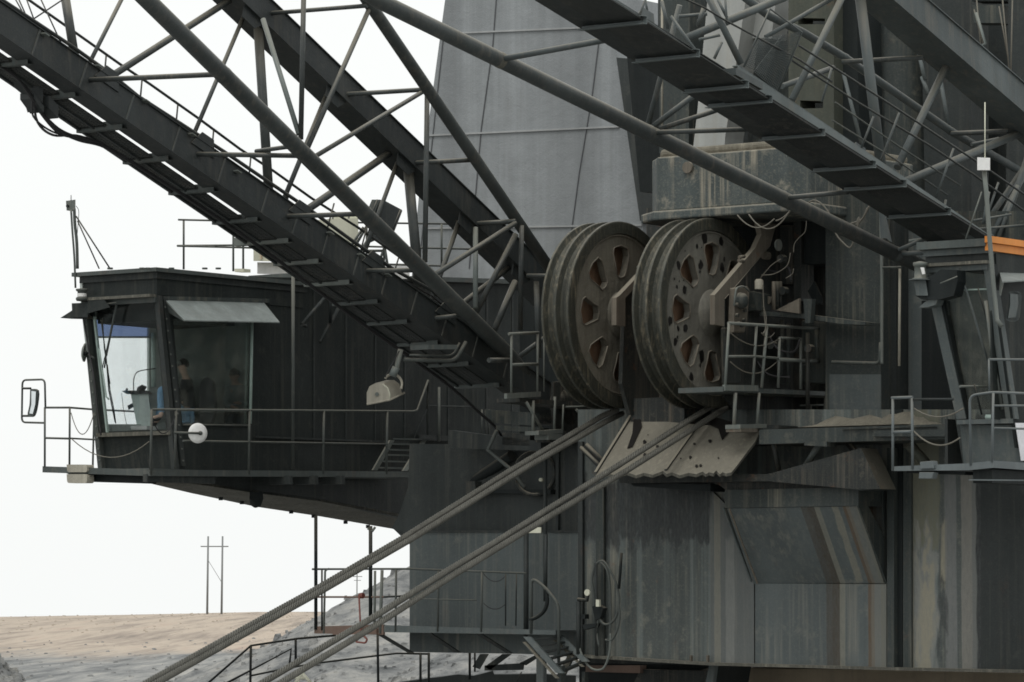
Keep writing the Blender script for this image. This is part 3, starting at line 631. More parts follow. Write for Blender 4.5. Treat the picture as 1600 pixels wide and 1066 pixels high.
# ---------------------------------------------------------------- machine hull
def lat(p): return p.dot(LV)
def fwd(p): return p.dot(FV)
HU=thing('machine_hull','large streaked dark steel hull of the excavator below the sheaves, filling the lower right','hull',PF(1150,1040,-58),)
pf(HU,'front_plate',[(903,640),(1640,640),(1640,1049.5),(1390,1044.5),(1110,1037),(903,1025)],-58,.3,'hullr')
pf(HU,'vertical_rib',[(903,690),(910,690),(910,1027),(903,1026)],-57.93,.06,'hulld')
pf(HU,'vertical_rib',[(931,752),(943,752),(943,1029),(931,1028)],-57.92,.07,'house')
pf(HU,'side_plate',[(1113,768),(1136,790),(1178,905),(1178,1039),(1113,1036.6)],-57.95,.045,'hull')
pf(HU,'lower_plate',[(1180,912),(1385,913),(1385,1044),(1180,1039.2)],-57.93,.065,'hull')
pf(HU,'vertical_rib',[(1386,700),(1397,700),(1397,1044.4),(1386,1044.2)],-57.86,.13,'house')
pf(HU,'vertical_rib',[(1411,700),(1424,700),(1424,1045),(1411,1044.8)],-57.95,.05,'house')
pf(HU,'dark_plate',[(1533,690),(1640,690),(1640,1048.6),(1533,1046.8)],-57.96,.03,'hulld')
pf(HU,'recess_shade_strip',[(1398,640),(1410,640),(1410,1044.8),(1398,1044.5)],-57.97,.025,'dark')  # black strip on the wall, painted as the shade of a recess
b1=[PF(903,1025,-57.9),PF(1110,1037.3,-57.9),PF(1390,1045,-57.9),PF(1640,1050,-57.9)]
for a,b in zip(b1[:-1],b1[1:]): MB().beam(a,b,FV,ZV,.2,.05).build('bottom_flange','apron',HU)
for px in (1012,1080,1106,1180,1316): 
    MB().beam(PF(px,1024,-57.9),PF(px,1036,-57.9),LV,FV,.03,.06).build('lug','edge',HU) if px in (1080,1106) else None
# sloping pedestal
lp1=lat(PF(1180,912,-58)); lp2=lat(PF(1384,913,-58)); zb=PF(1280,912,-58).z; zt=PF(1230,793,-57.2).z; ztt=PF(1230,764,-57.2).z
MB().hexa([M(lp1,-57.95,zb),M(lp2,-57.95,zb),M(lp2,-58.2,zb),M(lp1,-58.2,zb),M(lp1,-57.15,zt),M(lp2,-57.15,zt),M(lp2,-57.3,zt),M(lp1,-57.3,zt)]).build('sloping_plate','hull',HU)
MB().box(lp1-.02,lp2,-57.95,-57.12,zt+.005,ztt).build('pedestal_head','house',HU)
MB().holed([M(lp2+.01,-57.97,zb),M(lp2+.01,-57.1,zt),M(lp2+.01,-57.1,ztt),M(lp2+.01,-57.97,ztt)],[[M(lp2+.01,-57.90,zb+.75),M(lp2+.01,-57.38,zt+.03),M(lp2+.01,-57.85,ztt-.05)]],LV*.03).build('gusset_plate','house',HU)
MB().prism([M(lp1-.03,-57.97,zb),M(lp1-.03,-57.1,zt),M(lp1-.03,-57.97,ztt)],LV*-.03).build('gusset_plate','hullp',HU)
for px0,py0,px1,py1,w in ((1300,930,1300,1042,.0),):
    pass
MB().beam(PF(1140,796,-57.05),PF(1183,911,-57.85),LV,ZV,.03,.03).build('weld_run','edge',HU)
# left box of the hull
pf(HU,'box_plate',[(640,831),(903,831),(903,985),(640,985)],-58.6,.4,'hullp')
pf(HU,'box_sill',[(640,985),(903,985),(903,1027),(820,1022),(640,1019)],-58.5,.3,'hullp')
MB().hexa([M(*q) for q in [(lat(PF(640,831,-58.6)),-63.5,PF(640,1019,-58.6).z),(lat(PF(640,831,-58.6))+.1,-63.5,PF(640,1019,-58.6).z),(lat(PF(640,831,-58.6))+.1,-59,PF(640,1019,-58.6).z),(lat(PF(640,831,-58.6)),-59,PF(640,1019,-58.6).z)]]+[M(*q) for q in [(lat(PF(640,831,-58.6)),-63.5,PF(640,831,-58.6).z),(lat(PF(640,831,-58.6))+.1,-63.5,PF(640,831,-58.6).z),(lat(PF(640,831,-58.6))+.1,-59,PF(640,831,-58.6).z),(lat(PF(640,831,-58.6)),-59,PF(640,831,-58.6).z)]]).build('box_side','hulld',HU)
pf(HU,'deck_shaded_wall',[(640,694),(1010,694),(1010,836),(640,836),(612,826),(625,800),(638,760)],-58.75,.3,'hulld')  # same hull wall, darker paint puts the deck's shade into its colour
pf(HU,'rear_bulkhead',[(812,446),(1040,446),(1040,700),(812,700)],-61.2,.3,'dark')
MB().prism([PF(612,824,-58.77),PF(642,824,-58.77),PF(642,853,-58.77)],FV*-.3).build('corner_gusset','hulld',HU)
pf(HU,'ledge',[(640,829),(903,829),(903,832),(640,832)],-58.57,.2,'hulld')
for px in (868,): pf(HU,'wall_stiffener',[(px,700),(px+5,700),(px+4,829),(px,829)],-58.7,.06,'hulld')
for px in (822,852): T(HU,'down_pipe',[PF(px,700 if px==852 else 835,-58.3),PF(px,940 if px==852 else 1000,-58.3)],.035,'hulld',8)
pf(HU,'notice_plate',[(828,824),(845,824),(845,833),(826,833)],-57.8,.02,'cream')
# equipment under the decks, between cab and sheaves
for pts,m in (([(758,640),(830,645),(830,665),(758,660)],'house'),([(775,665),(845,668),(845,676),(775,672)],'house'),([(700,672),(845,690),(845,705),(700,700)],'hulld'),([(785,676),(828,679),(828,697),(785,695)],'frame')):
    pf(HU,'deck_beam',pts,-58.2,.25,m)
def ring(par,c,ax,r,rr,m,name='hose',a0=0,a1=360):
    ax=ax.normalized(); a=ax.cross(ZV).normalized(); b=ax.cross(a); n=28
    return T(par,name,[c+(a*math.cos(R(a0+(a1-a0)*i/n))+b*math.sin(R(a0+(a1-a0)*i/n)))*r for i in range(n+1)],rr,m,8)
ring(HU,PF(835,740,-58.6),FV+LV*.3,.38,.035,'frame'); ring(HU,PF(838,722,-58.8),FV,.26,.03,'frame')
T(HU,'pipe_run',[PF(776,673,-57.9),PF(762,703,-57.9),PF(800,735,-58),PF(820,762,-58)],.035,'raild',8)
T(HU,'pipe_run',[PF(690,760,-59),PF(728,760,-58.9),PF(800,712,-58.6)],.10,'dark',10)
pf(HU,'valve_block',[(728,752),(742,752),(744,772),(728,772)],-58.3,.2,'frame')
pf(HU,'dark_shelf',[(728,765),(860,765),(860,772),(728,770)],-58.6,.8,'dark')
T(HU,'brace',[PF(908,700,-57.8),PF(946,738,-57.6)],.04,'frame',8); T(HU,'brace',[PF(915,695,-57.8),PF(960,740,-58)],.05,'frame',8)
MB().lathe(PF(848,750,-58.3),FV,[(0,.01),(0,.035),(.08,.03),(.08,.01)],12).build('work_light','cream',HU)
# hose reel loops and valves on the hull wall
HS=thing('hose_coil','looped grey hose hanging on the hull wall beside two small pale gauges','hose',PF(945,1000,-57.7))
def wp(pts,f=-57.75): return [PF(x,y,f) for x,y in pts]
T(HS,'hose',smooth_path(wp([(936,1010),(932,985),(935,962),(928,930),(925,905),(930,885),(938,877),(946,880),(958,900),(966,925),(967,945),(962,965),(952,975),(942,974),(934,962)]),5),.022,'raild',8)
T(HS,'hose',smooth_path(wp([(938,878),(948,890),(953,915),(954,950),(953,990),(950,1000)]),5),.02,'raild',8)
T(HS,'hose',smooth_path(wp([(967,945),(968,965),(964,985),(956,1000),(946,1000)]),5),.02,'raild',8)
T(HS,'hose',smooth_path(wp([(954,990),(953,1015),(948,1035),(940,1046),(925,1045),(912,1030),(904,1008)]),5),.02,'rail',8)
T(HS,'bracket_rod',wp([(971,864),(969,895),(967,920)]),.025,'dark',8)
T(HS,'standpipe',wp([(931,880),(932,1025)]),.03,'hulld',8); T(HS,'standpipe',wp([(904,940),(904,1022)]),.04,'hulld',8)
T(HS,'valve_arm',wp([(903,937),(917,938),(919,925)]),.035,'frame',8)
MB().disc(PF(918.5,926,-57.6),FV,.055,.03).build('gauge','cream',HS)
pf(HS,'gauge',[(931,937),(936,937),(936,948),(931,948)],-57.6,.05,'cream'); 
for pts in ([(925,948),(933,945),(943,950),(938,965),(930,970)],[(908,960),(914,960),(914,967),(908,967)],[(910,976),(932,974),(930,980),(912,984)]): pf(HS,'valve',pts,-57.7,.12,'dark')

# turntable tub and underframe
TB=thing('base_tub','cylindrical beige base tub under the right side of the hull','base',M(-39.8,-66,-4.6))
cc=M(-39.8,-66,0); MB().lathe(Vector((cc.x,cc.y,-4.7)),ZV,[(0,4.6),(.6,4.6),(.62,4.12),(3.55,4.12),(3.55,.2)],96).build('tub_shell','beige',TB)
MB().lathe(Vector((cc.x,cc.y,-1.13)),ZV,[(0,3.9),(.3,3.9)],64).build('roller_ring','dark',TB)
pf(HU,'underframe',[(905,1025),(1110,1037),(1110,1043),(1000,1075),(905,1075)],-60.5,.3,'dark')
pf(HU,'underframe_beam',[(915,1040),(1000,1040),(1000,1052),(915,1050)],-60.2,.2,'brown')
pf(HU,'underframe_beam',[(1000,1046),(1108,1048),(1100,1080),(985,1080)],-60.3,.2,'frame')
MB().prism([PF(1108,1038,-58.5),PF(1118,1038,-58.5),PF(1112,1080,-58.5),PF(1100,1080,-58.5)],FV*-1).build('underframe_beam','hullp',HU)
MB().prism([PF(1118,1038,-58.6),PF(1124,1039,-58.6),PF(1117,1080,-58.6),PF(1112,1080,-58.6)],FV*-1).build('underframe_beam','dark',HU)
q0=lat(PF(905,1024,-58)); MB().box(q0,lat(PF(1640,1040,-58)),-66,-58.35,PF(1200,1040,-58).z-.0,PF(1200,1040,-58).z+.1).build('hull_floor','hulld',HU)

# ---------------------------------------------------------------- fairlead deck, apron, upper block, wall panels
FD=thing('fairlead_deck','dusty steel deck girder carrying the two rope sheaves above the hull','deck',PF(1280,690,-56.8))
zd=PF(1300,668,-56.8).z; zdb=PF(1300,691,-56.8).z
ld0=lat(PF(1186,668,-56.8)); ld1=lat(PF(1640,668,-56.8))
MB().box(ld0,ld1,-58.0,-56.8,zdb,zd).build('deck_girder','house',FD)
MB().box(lat(PF(945,650,-57)),ld0-.01,-60,-57.4,zdb+.02,zd+.1).build('deck_girder','hulld',FD)
pf(FD,'girder_flange',[(1366,673),(1500,671),(1500,682),(1362,682)],-56.7,.5,'house')
# dirt on deck
def mound(par,cx,cy,f,rl,rf,h,nm='dirt_heap'):
    c=PF(cx,cy,f); n=14; vs=[];fs=[]
    for j in range(n+1):
        for i in range(n+1):
            u=-1+2*i/n; v=-1+2*j/n; rr_0=min(1,math.hypot(u,v)); hh=h*(1-rr_0*rr_0)**2*(1+.7*noise.noise(Vector((u*3,v*3,cx)))+.3*noise.noise(Vector((u*9,v*9,cx)))) 
            vs.append(c+LV*u*rl+FV*v*rf+ZV*(hh-.01))
    for j in range(n):
        for i in range(n): a=j*(n+1)+i; fs.append((a,a+1,a+n+2,a+n+1))
    o=MB().add(vs,fs,True).build(nm,'mud',par); o['kind']='stuff'; return o
mound(FD,1340,667,-57.4,1.3,.6,.16); mound(FD,1415,670,-57.3,.9,.55,.22); mound(FD,1455,670,-57.4,.5,.4,.1)
# apron plate
def apr(px,py): # forward position varies with height
    t=(py-655)/85.; return PF(px,py,-57.25+1.0*t)
top=[(985,654),(1010,656),(1095,664),(1190,669)]
jag=[(1166,708),(1152,727),(1143,738),(1135,740),(1129,738),(1125,741),(1119,735),(1115,740),(1108,738),(1103,741),(1098,737),(1088,741),(1076,739),(1062,743),(1050,738),(1042,741),(1036,736),(1020,742),(1006,739),(994,743),(980,738),(962,743),(950,740),(930,743)]
MB().prism([apr(*p) for p in top+[(1180,690)]+jag],Vector((0,.02,-.05))).build('apron_plate','apron',FD)
MB().beam(apr(1092,664)+ZV*.03,apr(1040,737)+ZV*.03,LV,ZV,.05,.03).build('apron_rib','frame',FD)
MB().beam(apr(985,654)+ZV*.03,apr(930,742)+ZV*.02,LV,ZV,.05,.06).build('apron_rib','frame',FD)
for pts in ([(1108,652),(1150,664),(1128,690),(1122,672),(1104,664)],[(990,655),(1000,655),(1003,668),(988,700),(980,703),(988,680)]): # grease and mud patches lying on the plate
    MB().prism([apr(*p)+Vector((0,-.02,.03)) for p in pts],Vector((0,.008,-.01))).build('grease_patch','grease',FD)
rg=random.Random(5)
for _ in range(12):
    cx_,cy_=rg.uniform(985,1135),rg.uniform(668,732); q_=rg.uniform(.8,2.6)
    MB().prism([apr(cx_+q_*math.cos(w)*rg.uniform(.6,1.3)-(cy_-655)*.25*0,cy_+q_*1.1*math.sin(w)*rg.uniform(.6,1.3))+Vector((0,-.012,.018)) for w in [2*math.pi*i/8 for i in range(8)]],Vector((0,.006,-.008))).build('grease_patch','grease',FD)
pf(FD,'apron_beam',[(965,741),(1200,741),(1345,700),(1375,764),(1340,765),(1200,752),(968,755)],-56.9,.5,'frame')
pf(FD,'apron_beam',[(985,755),(1110,757),(1110,768),(990,760)],-57.1,.9,'dark')
pf(FD,'lower_girder',[(1115,752),(1205,752),(1330,762),(1330,775),(1140,770)],-57.2,.7,'frame')
MB().prism([PF(x,y,-57.0) for x,y in ((1296,722),(1352,722),(1374,764),(1340,767),(1296,760))],FV*-.5).build('bracket_plate','house',FD)
T(FD,'brace',[PF(1282,692,-56.85),PF(1252,740,-57.3)],.07,'house',4); T(FD,'brace',[PF(1208,690,-56.9),PF(1218,742,-57.2)],.05,'frame',4)
T(FD,'brace',[PF(1322,690,-57.4),PF(1370,740,-57.6)],.05,'frame',4); T(FD,'brace',[PF(1420,694,-57.3),PF(1457,735,-57.6)],.09,'olive',4)
pf(FD,'foot_plate',[(1258,690),(1292,690),(1292,698),(1256,696)],-56.75,.3,'house')
# housing walls behind the sheaves
HW=thing('fairlead_housing','weathered dark steel housing wall with dusty block on top behind the near sheave','housing',PF(1300,660,-60))
pf(HW,'wall_plate',[(1010,325),(1250,325),(1250,665),(1010,665)],-60.2,.3,'frame')
pf(HW,'wall_plate',[(1290,300),(1376,300),(1376,672),(1290,672)],-58.6,.4,'house')
pf(HW,'wall_plate',[(1376,300),(1400,300),(1400,672),(1376,672)],-58.9,.4,'hulld')
pf(HW,'wall_plate',[(1405,330),(1640,330),(1640,672),(1405,672)],-59.4,.4,'house')
pf(HW,'recess_wall',[(1236,300),(1296,300),(1296,672),(1236,672)],-59.6,.3,'frame')
pf(HW,'machine_box',[(1196,352),(1238,352),(1238,445),(1196,445)],-58.9,.3,'frame',.03)
pf(HW,'machine_box',[(1252,500),(1290,504),(1290,600),(1252,598)],-59.0,.3,'house',.03)
pf(HW,'hanging_plate',[(1272,440),(1282,462),(1284,476),(1272,474),(1262,455)],-58.8,.05,'dark')
for x_,y0_,y1_ in ((1222,500,600),(1232,505,605),(1262,520,640),(1276,515,560)): T(HW,'riser_pipe',[PF(x_,y0_,-58.5),PF(x_,y1_,-58.5)],.035,'house',8)
for x_,y_ in ((1205,470),(1228,455),(1240,480),(1200,400),(1225,405),(1268,545),(1210,540)): MB().disc(PF(x_,y_,-58.3),FV,.07,.12,14).build('flange','edge' if x_<1210 else 'frame',HW)
for pts_ in (((1196,420),(1215,425),(1232,418),(1236,440)),((1200,520),(1215,545),(1240,550),(1250,530)),((1180,560),(1200,585),(1235,590))): T(HW,'hydraulic_hose',smooth_path([PF(x,y,-58.2) for x,y in pts_],4),.02,'cable',6)
pf(HW,'wall_panel',[(1240,340),(1252,340),(1252,470),(1240,470)],-58.9,.4,'frame')
pf(HW,'shelf',[(1186,486),(1250,490),(1352,503),(1352,508),(1312,506),(1250,497),(1186,493)],-58.0,.5,'house')
pf(HW,'shelf_gusset',[(1212,485),(1249,466),(1249,490)],-57.9,.05,'edge'); pf(HW,'shelf_gusset',[(1255,467),(1269,467),(1266,505),(1258,505)],-57.85,.12,'house')
pf(HW,'panel_patch',[(1296,690),(1296,585),(1376,585),(1376,672)],-58.55,.03,'hullp')
pf(HW,'rounded_panel',[(1412,360),(1445,360),(1452,660),(1412,660)],-59.3,.25,'hullp'); pf(HW,'dark_slot',[(1440,470),(1480,470),(1490,660),(1440,660)],-59.2,.1,'dark')
T(HW,'drain_pipe',[PF(1376,315,-58.2),PF(1378,425,-58.2),PF(1378,566,-58.2),PF(1378,569,-58.2)],.028,'rail',8)
T(HW,'drain_pipe',fillet([PF(1376,535,-58.2),PF(1375,568,-58.2),PF(1300,566,-58.2)],.1),.03,'raild',8)
T(HW,'tan_rod',[PF(1406,416,-58.3),PF(1405,572,-58.3)],.022,'lamp',8)
T(HW,'cross_pipe',[PF(1378,418,-58.2),PF(1408,418,-58.2)],.02,'raild',8)
pf(HW,'splayed_plate',[(1373,325),(1382,335),(1392,378),(1384,372),(1376,372)],-58.1,.04,'gboom')
# block
bz0=PF(1100,326,-57.4).z; bz1=PF(1100,240,-57.4).z
lb0=lat(PF(1000,300,-57.4)); lb1=lat(PF(1252,300,-57.4))
def blockpoly(e,c=.28): return [(lb0-e,-61),(lb1+e,-61),(lb1+e,-57.4+e-c),(lb1+e-c,-57.4+e),(lb0+c*1.3,-57.4+e),(lb0-e,-57.4-c*1.3+e)]
def slab(par,e,z0,z1,m,name,bev=.03):
    return MB().prism([M(l,f,z0) for l,f in blockpoly(e)],ZV*(z1-z0)).build(name,m,par,bev)
slab(HW,0,bz0,bz1,'block','block_body'); slab(HW,.14,bz0-.16,bz0-.002,'block','block_flange')
MB().prism([M(l,f,bz1+.003) for l,f in blockpoly(-.1)],ZV*.14).build('block_cap','mud',HW,.05)
MB().box(lb0+.3,lb1+.3,-61.5,-59.0,bz0-.9,bz0-.165).build('block_neck','dark',HW)
MB().disc(PF(1076,262,-57.38),FV,.10,.05).build('lifting_lug','edge',HW); MB().disc(PF(1262,330,-57.2),FV,.08,.2).build('lifting_lug','edge',HW)
for a,b,s in (((1152,336),(1210,342),.18),((1170,335),(1235,328),.28),((1212,345),(1240,322),.05)): T(HW,'loose_cable',sag(PF(*a,-57),PF(*b,-57),s),.012,'wire',6)
T(HW,'loose_cable',smooth_path([PF(x,y,-57.3) for x,y in ((1262,318),(1272,313),(1285,320),(1298,338),(1306,365),(1318,380),(1328,387),(1334,377))],5),.014,'wire',6)
T(HW,'loose_cable',smooth_path([PF(x,y,-57.3) for x,y in ((1358,322),(1350,338),(1338,352),(1342,340),(1340,356))],5),.016,'wire',6)
T(HW,'loose_cable',smooth_path([PF(x,y,-57.3) for x,y in ((1355,325),(1347,342),(1328,350),(1318,352))],5),.016,'wire',6)
for pts in (((1260,345),(1258,362),(1248,372),(1241,382),(1240,395)),((1188,435),(1205,415),(1220,405)),((1190,430),(1210,428),(1230,415),(1235,395)),((1228,435),(1238,428),(1240,420)),((1192,445),(1194,490),(1197,520))): T(HW,'loose_cable',smooth_path([PF(x,y,-57.6) for x,y in pts],4),.008,'wire',5)

# ---------------------------------------------------------------- sheaves
RS=1.61
def sheave(px,py,label,face):
    c=PF(px,py,-57.3); s=thing('rope_sheave',label,'sheave',c,'pair of rope sheaves')
    n=72
    # rim: stepped groove profile, axis along -LV (going back)
    prof=[(0,1.40)]
    for k in range(3):
        o=k*.262
        prof+=[(o,1.585),(o+.008,1.605),(o+.045,1.61),(o+.055,1.59),(o+.062,1.55)]
        if k<2: prof+=[(o+.09,1.49),(o+.13,1.46),(o+.19,1.465),(o+.235,1.51),(o+.256,1.56)]
    prof+=[(.586,1.36),(.10,1.36),(0,1.40)]
    MB().lathe(c,-LV,prof,n*3,False).build('grooved_rim','rim',s)
    # web with eight tapering holes
    a=LV.cross(ZV).normalized()
    if a.dot(FV)<0: a=-a
    def pt(r,an,h=0): return c+a*(r*math.cos(an))+ZV*(r*math.sin(an))-LV*h
    outer=[pt(1.405,2*math.pi*i/n) for i in range(n)]
    rnd=random.Random(3); holes=[]
    for k in range(8):
        an=math.pi/4*k+math.pi/2; h=[]
        for r,w in ((.67,-.11),(.64,.0),(.67,.11),(.82,.16),(1.04,.24),(1.14,.20),(1.19,.0),(1.14,-.20),(1.04,-.24),(.82,-.16)):
            x=r+rnd.uniform(-.015,.015); y=w+rnd.uniform(-.012,.012); h.append((x,y))
        holes.append([pt(math.hypot(x,y),an+math.atan2(y,x),.05) for x,y in h])
    outer=[p-LV*.05 for p in outer]
    MB().holed(outer,holes,-LV*.12).build('web_plate',face,s)
    # hole lips
    for h in holes:
        pts=[p+LV*.004 for p in h]+[h[0]+LV*.004]; T(s,'hole_lip',pts,.013,'edge',6)
    MB().lathe(c-LV*.33,-LV,[(0,.05),(0,1.36),(.05,1.36),(.05,.05)],n,False).build('rear_web','orange_in',s)
    MB().lathe(c,LV,[(-.05,.40),(-.02,.38),(.02,.28),(.06,.24),(.06,.02)],40).build('hub',face,s)
    MB().lathe(c,LV,[(-.05,1.345),(-.02,1.36),(-.02,1.375),(-.05,1.39)],n).build('casting_ridge',face,s)
    return s,c,pt
s1,c1_,pt1=sheave(974,492,'rear grooved rope sheave with dusty even face, left of the other sheave','sheave')
s2,c2_,pt2=sheave(1116,489,'near grooved rope sheave with black grease spots on its pale face','sheave2')
rr=random.Random(11)
def splat(s,pt,r,an,sz):
    n=10; p=[]
    for i in range(n):
        q=2*math.pi*i/n; k=sz*rr.uniform(.7,1.2); dx=k*math.cos(q); dy=k*math.sin(q)*1.3
        x=r*math.cos(an)+dx; y=r*math.sin(an)+dy; p.append(pt(math.hypot(x,y),math.atan2(y,x),.045))
    MB().prism(p,LV*.006).build('grease_spot','grease',s)
for i in range(22):
    an=rr.uniform(-1.7,2.0); k=round((an-math.pi/2)/(math.pi/4)); da=an-(math.pi/2+k*math.pi/4)
    r=rr.uniform(.75,1.3)
    if abs(da)<.20 and r<1.22: an+=.28*(1 if da>0 else -1)
    splat(s2,pt2,r,an,rr.uniform(.010,.032))
for r,an,z in ((1.27,1.75,.12),(1.27,1.35,.09),(1.24,2.5,.09),(.86,1.97,.11),(.88,2.75,.09),(.85,1.2,.1),(1.26,3.3,.1),(1.22,3.6,.08),(.86,3.5,.1),(1.27,4.2,.10),(.8,4.3,.13)): splat(s2,pt2,r,math.pi-an,z*.62)

# fairlead frame brackets
def frame_br(par,l,shift,m2='frame'):
    def q(pts,ll,dep,m,nm): return MB().prism([PL(x+shift[0],y+shift[1],ll) for x,y in pts],LV*-dep).build(nm,m,par,.0)
    q([(1186,348),(1213,350),(1203,384),(1132,467),(1132,510),(1117,507),(1117,461),(1180,388),(1190,366)],l,.10,'edge','bracket_edge')  # paler edge strip paints the lit top edge of the plate, with dust
    q([(1213,350),(1240,352),(1240,640),(1150,640),(1133,620),(1133,467),(1204,384)],l-.22,.06,m2,'bracket_plate')
FB=thing('fairlead_bracket','dusty angled steel bracket with machinery in front of the near sheave','bracket',PL(1180,640,-38.3))
frame_br(FB,-38.2,(0,0))
for pts,l,dep,m in (([(1148,450),(1168,447),(1172,452),(1168,500),(1164,520),(1146,520)],-38.1,.12,'edge'),([(1178,455),(1204,460),(1204,486),(1184,486)],-38.2,.2,'house'),([(1133,512),(1160,515),(1158,600),(1135,600)],-38.3,.1,'frame')):
    MB().prism([PL(x,y,l) for x,y in pts],LV*-dep).build('bearing_block',m,FB,.02)
for i in range(9): MB().disc(PL(1156+6*math.cos(i*.7),485+24*math.sin(i*.7),-38.05),LV,.035,.05,8).build('bolt','frame',FB)
MB().lathe(PL(1157,470,-38.05),LV,[(0,.14),(.08,.12),(.12,.06),(.12,.001)],20).build('bearing_cap','house',FB)
MB().lathe(PL(1186,452,-38.0),ZV,[(0,.075),(.14,.075),(.17,.05),(.17,.001)],16).build('lubricator','lamp',FB)
for px in (1209,1214,1219): T(FB,'filter_tube',[PL(px,440,-38),PL(px,484,-38)],.035,'edge' if px==1209 else 'frame',10)
T(FB,'pipe_elbow',fillet([PL(1147,478,-38),PL(1150,450,-38),PL(1162,447,-38),PL(1170,455,-38)],.08),.018,'rail',8)
MB().disc(PL(1215,383,-37.9),LV,.10,.03).build('warning_disc','rail',FB); T(FB,'stud',[PL(1155,402,-38.1),PL(1163,401,-38.1)],.03,'edge',8); T(FB,'stud',[PL(1154,407,-38.1),PL(1162,409,-38.1)],.03,'edge',8)
MB().box(lat(c1_)+.22,lat(c2_)-.55,-60,-57.2,zd+.12,zd+.62).build('cross_housing','frame',FB)
FB2=thing('fairlead_bracket','dusty angled steel bracket between the two sheaves covering the rear sheave hub','bracket',PL(985,640,-40.2))
def q2(pts,ll,dep,m,nm): return MB().prism([PL(x,y,ll) for x,y in pts],LV*-dep).build(nm,m,FB2)
q2([(1003,425),(1003,438),(977,466),(977,510),(963,508),(963,465),(968,462)],-40.15,.10,'edge','bracket_edge')  # lit plate edge put into the paler strip colour, as on the near bracket
q2([(1003,438),(1030,420),(1030,648),(985,648),(972,600),(977,466)],-40.3,.08,'frame','bracket_plate')
T(FB2,'stud',[PL(996,417,-40.1),PL(1003,416,-40.1)],.02,'rail',6)
# ---------------------------------------------------------------- drag ropes
def rope(label,pts):
    pts=[P(*p) for p in pts]; path=smooth_path(pts,1); L=[0]
    for a,b in zip(path[:-1],path[1:]): L.append(L[-1]+(b-a).length)
    tot=L[-1]; step=.027; n=int(tot/step); rs=.018; rh=.0345; ns=6; up=Vector((0,0,1)); mb=MB(); fr=[]; j=0
    for i in range(n+1):
        q=tot*i/n
        while j<len(L)-2 and L[j+1]<q: j+=1
        t=(q-L[j])/(L[j+1]-L[j]); p=path[j].lerp(path[j+1],t); d=(path[j+1]-path[j]).normalized(); a=d.cross(up).normalized(); fr.append((p,a,a.cross(d),d,q))
    for k in range(6):
        vs=[];fs=[]
        for p,a,b,d,q in fr:
            an=2*math.pi*(q/.40+k/6); rd=a*math.cos(an)+b*math.sin(an); c=p+rd*rh; tg=(d*.9+(a*-math.sin(an)+b*math.cos(an))*.42).normalized(); sd=tg.cross(rd).normalized()
            for m_ in range(ns): w=2*math.pi*m_/ns; vs.append(c+(rd*math.cos(w)+sd*math.sin(w))*rs)
        for i in range(n):
            for m_ in range(ns): fs.append((i*ns+m_,i*ns+(m_+1)%ns,(i+1)*ns+(m_+1)%ns,(i+1)*ns+m_))
        mb.add(vs,fs,True)
    root=thing('drag_rope',label,'wire rope',path[-1],'drag ropes paid out from the sheaves')
    mb.build('rope_strands','rope',root); T(root,'rope_core',path,.031,'grease',8); return root
rope('upper wire rope of the pair running from the rear sheave down to the lower left',[(965,640,70.35),(941,650,70.1),(795,737,68.4),(629,841,66.2),(491,922,64.4),(320,1016,62),(212,1076,60.4)])
rope('lower wire rope of the pair running from the rear sheave down to the lower left',[(972,646,70.6),(946,659,70.0),(820,732,68.5),(640,844,66.1),(491,930,64.2),(320,1025,61.9),(222,1080,60.3)])
rope('upper wire rope of the pair crossing the muddy apron from the near sheave',[(1118,632,69.2),(1095,645,68.9),(960,731,67.3),(771,849,65),(700,891,64),(581,966,62.4),(398,1074,60)])
rope('lower wire rope of the pair crossing the muddy apron from the near sheave',[(1135,638,69.4),(1122,645,69.0),(975,738,67.3),(875,797,66.1),(700,904,63.9),(581,981,62.3),(420,1078,59.9)])
# ---------------------------------------------------------------- platforms around the fairlead
PR=thing('service_platform','railed service platform with crossed pipe rails right of the near sheave','platform',PL(1230,612,-37.8),'railed service platforms')
lr=-37.7
def rl(par,pts,w,l,m='rail',name='rail',flatbar=False): return T(par,name,[PL(x,y,l) for x,y in pts],w/2*mpp(69),m,8)
for pts,w in (([(1138,505),(1328,517)],5),([(1136,557),(1180,557),(1300,567)],4),([(1218,528),(1249,529)],4),([(1216,562),(1292,565)],6)): rl(PR,pts,w,lr)
for pts,w in (([(1139,505),(1133,605)],4.5),([(1182,509),(1176,605)],4.5),([(1198,510),(1190,606)],5),([(1218,528),(1216,606)],4.5),([(1251,528),(1251,608)],4.5),([(1295,517),(1292,611)],4.5),([(1323,518),(1317,613)],4.5),([(1149,614),(1147,666)],6),([(1186,614),(1183,666)],5),([(1290,620),(1287,668)],4)): rl(PR,pts,w,lr,name='rail_post')
MB().hexa([PL(1130,612,lr),PL(1330,620,lr),PL(1330,620,lr)-LV*.9,PL(1130,612,lr)-LV*.9]+[PL(1130,604,lr),PL(1330,614,lr),PL(1330,614,lr)-LV*.9,PL(1130,604,lr)-LV*.9]).build('deck_plate','deck',PR)
MB().beam(PL(1131,606,lr),PL(1183,607,lr),LV,ZV,.05,.10).build('kick_plate','rail',PR)
MB().beam(PL(1165,614,lr-.2),PL(1292,619,lr-.2),LV,ZV,.08,.07).build('deck_beam','olive',PR)
MB().beam(PL(1145,667,lr),PL(1186,666,lr),LV,ZV,.3,.07).build('step_frame','rail',PR); MB().beam(PL(1146,672,lr),PL(1172,673,lr),LV,ZV,.3,.06).build('step','edge',PR)
for pts in ([(1255,571),(1480,573)],[(1250,634),(1305,632)],[(1250,657),(1322,657)],[(1325,621),(1480,624)]): rl(PR,pts,3,-37.9,'raild')
for pts in ([(1364,573),(1363,662)],[(1267,634),(1266,656)]): rl(PR,pts,3.5,-37.9,'raild','rail_post')
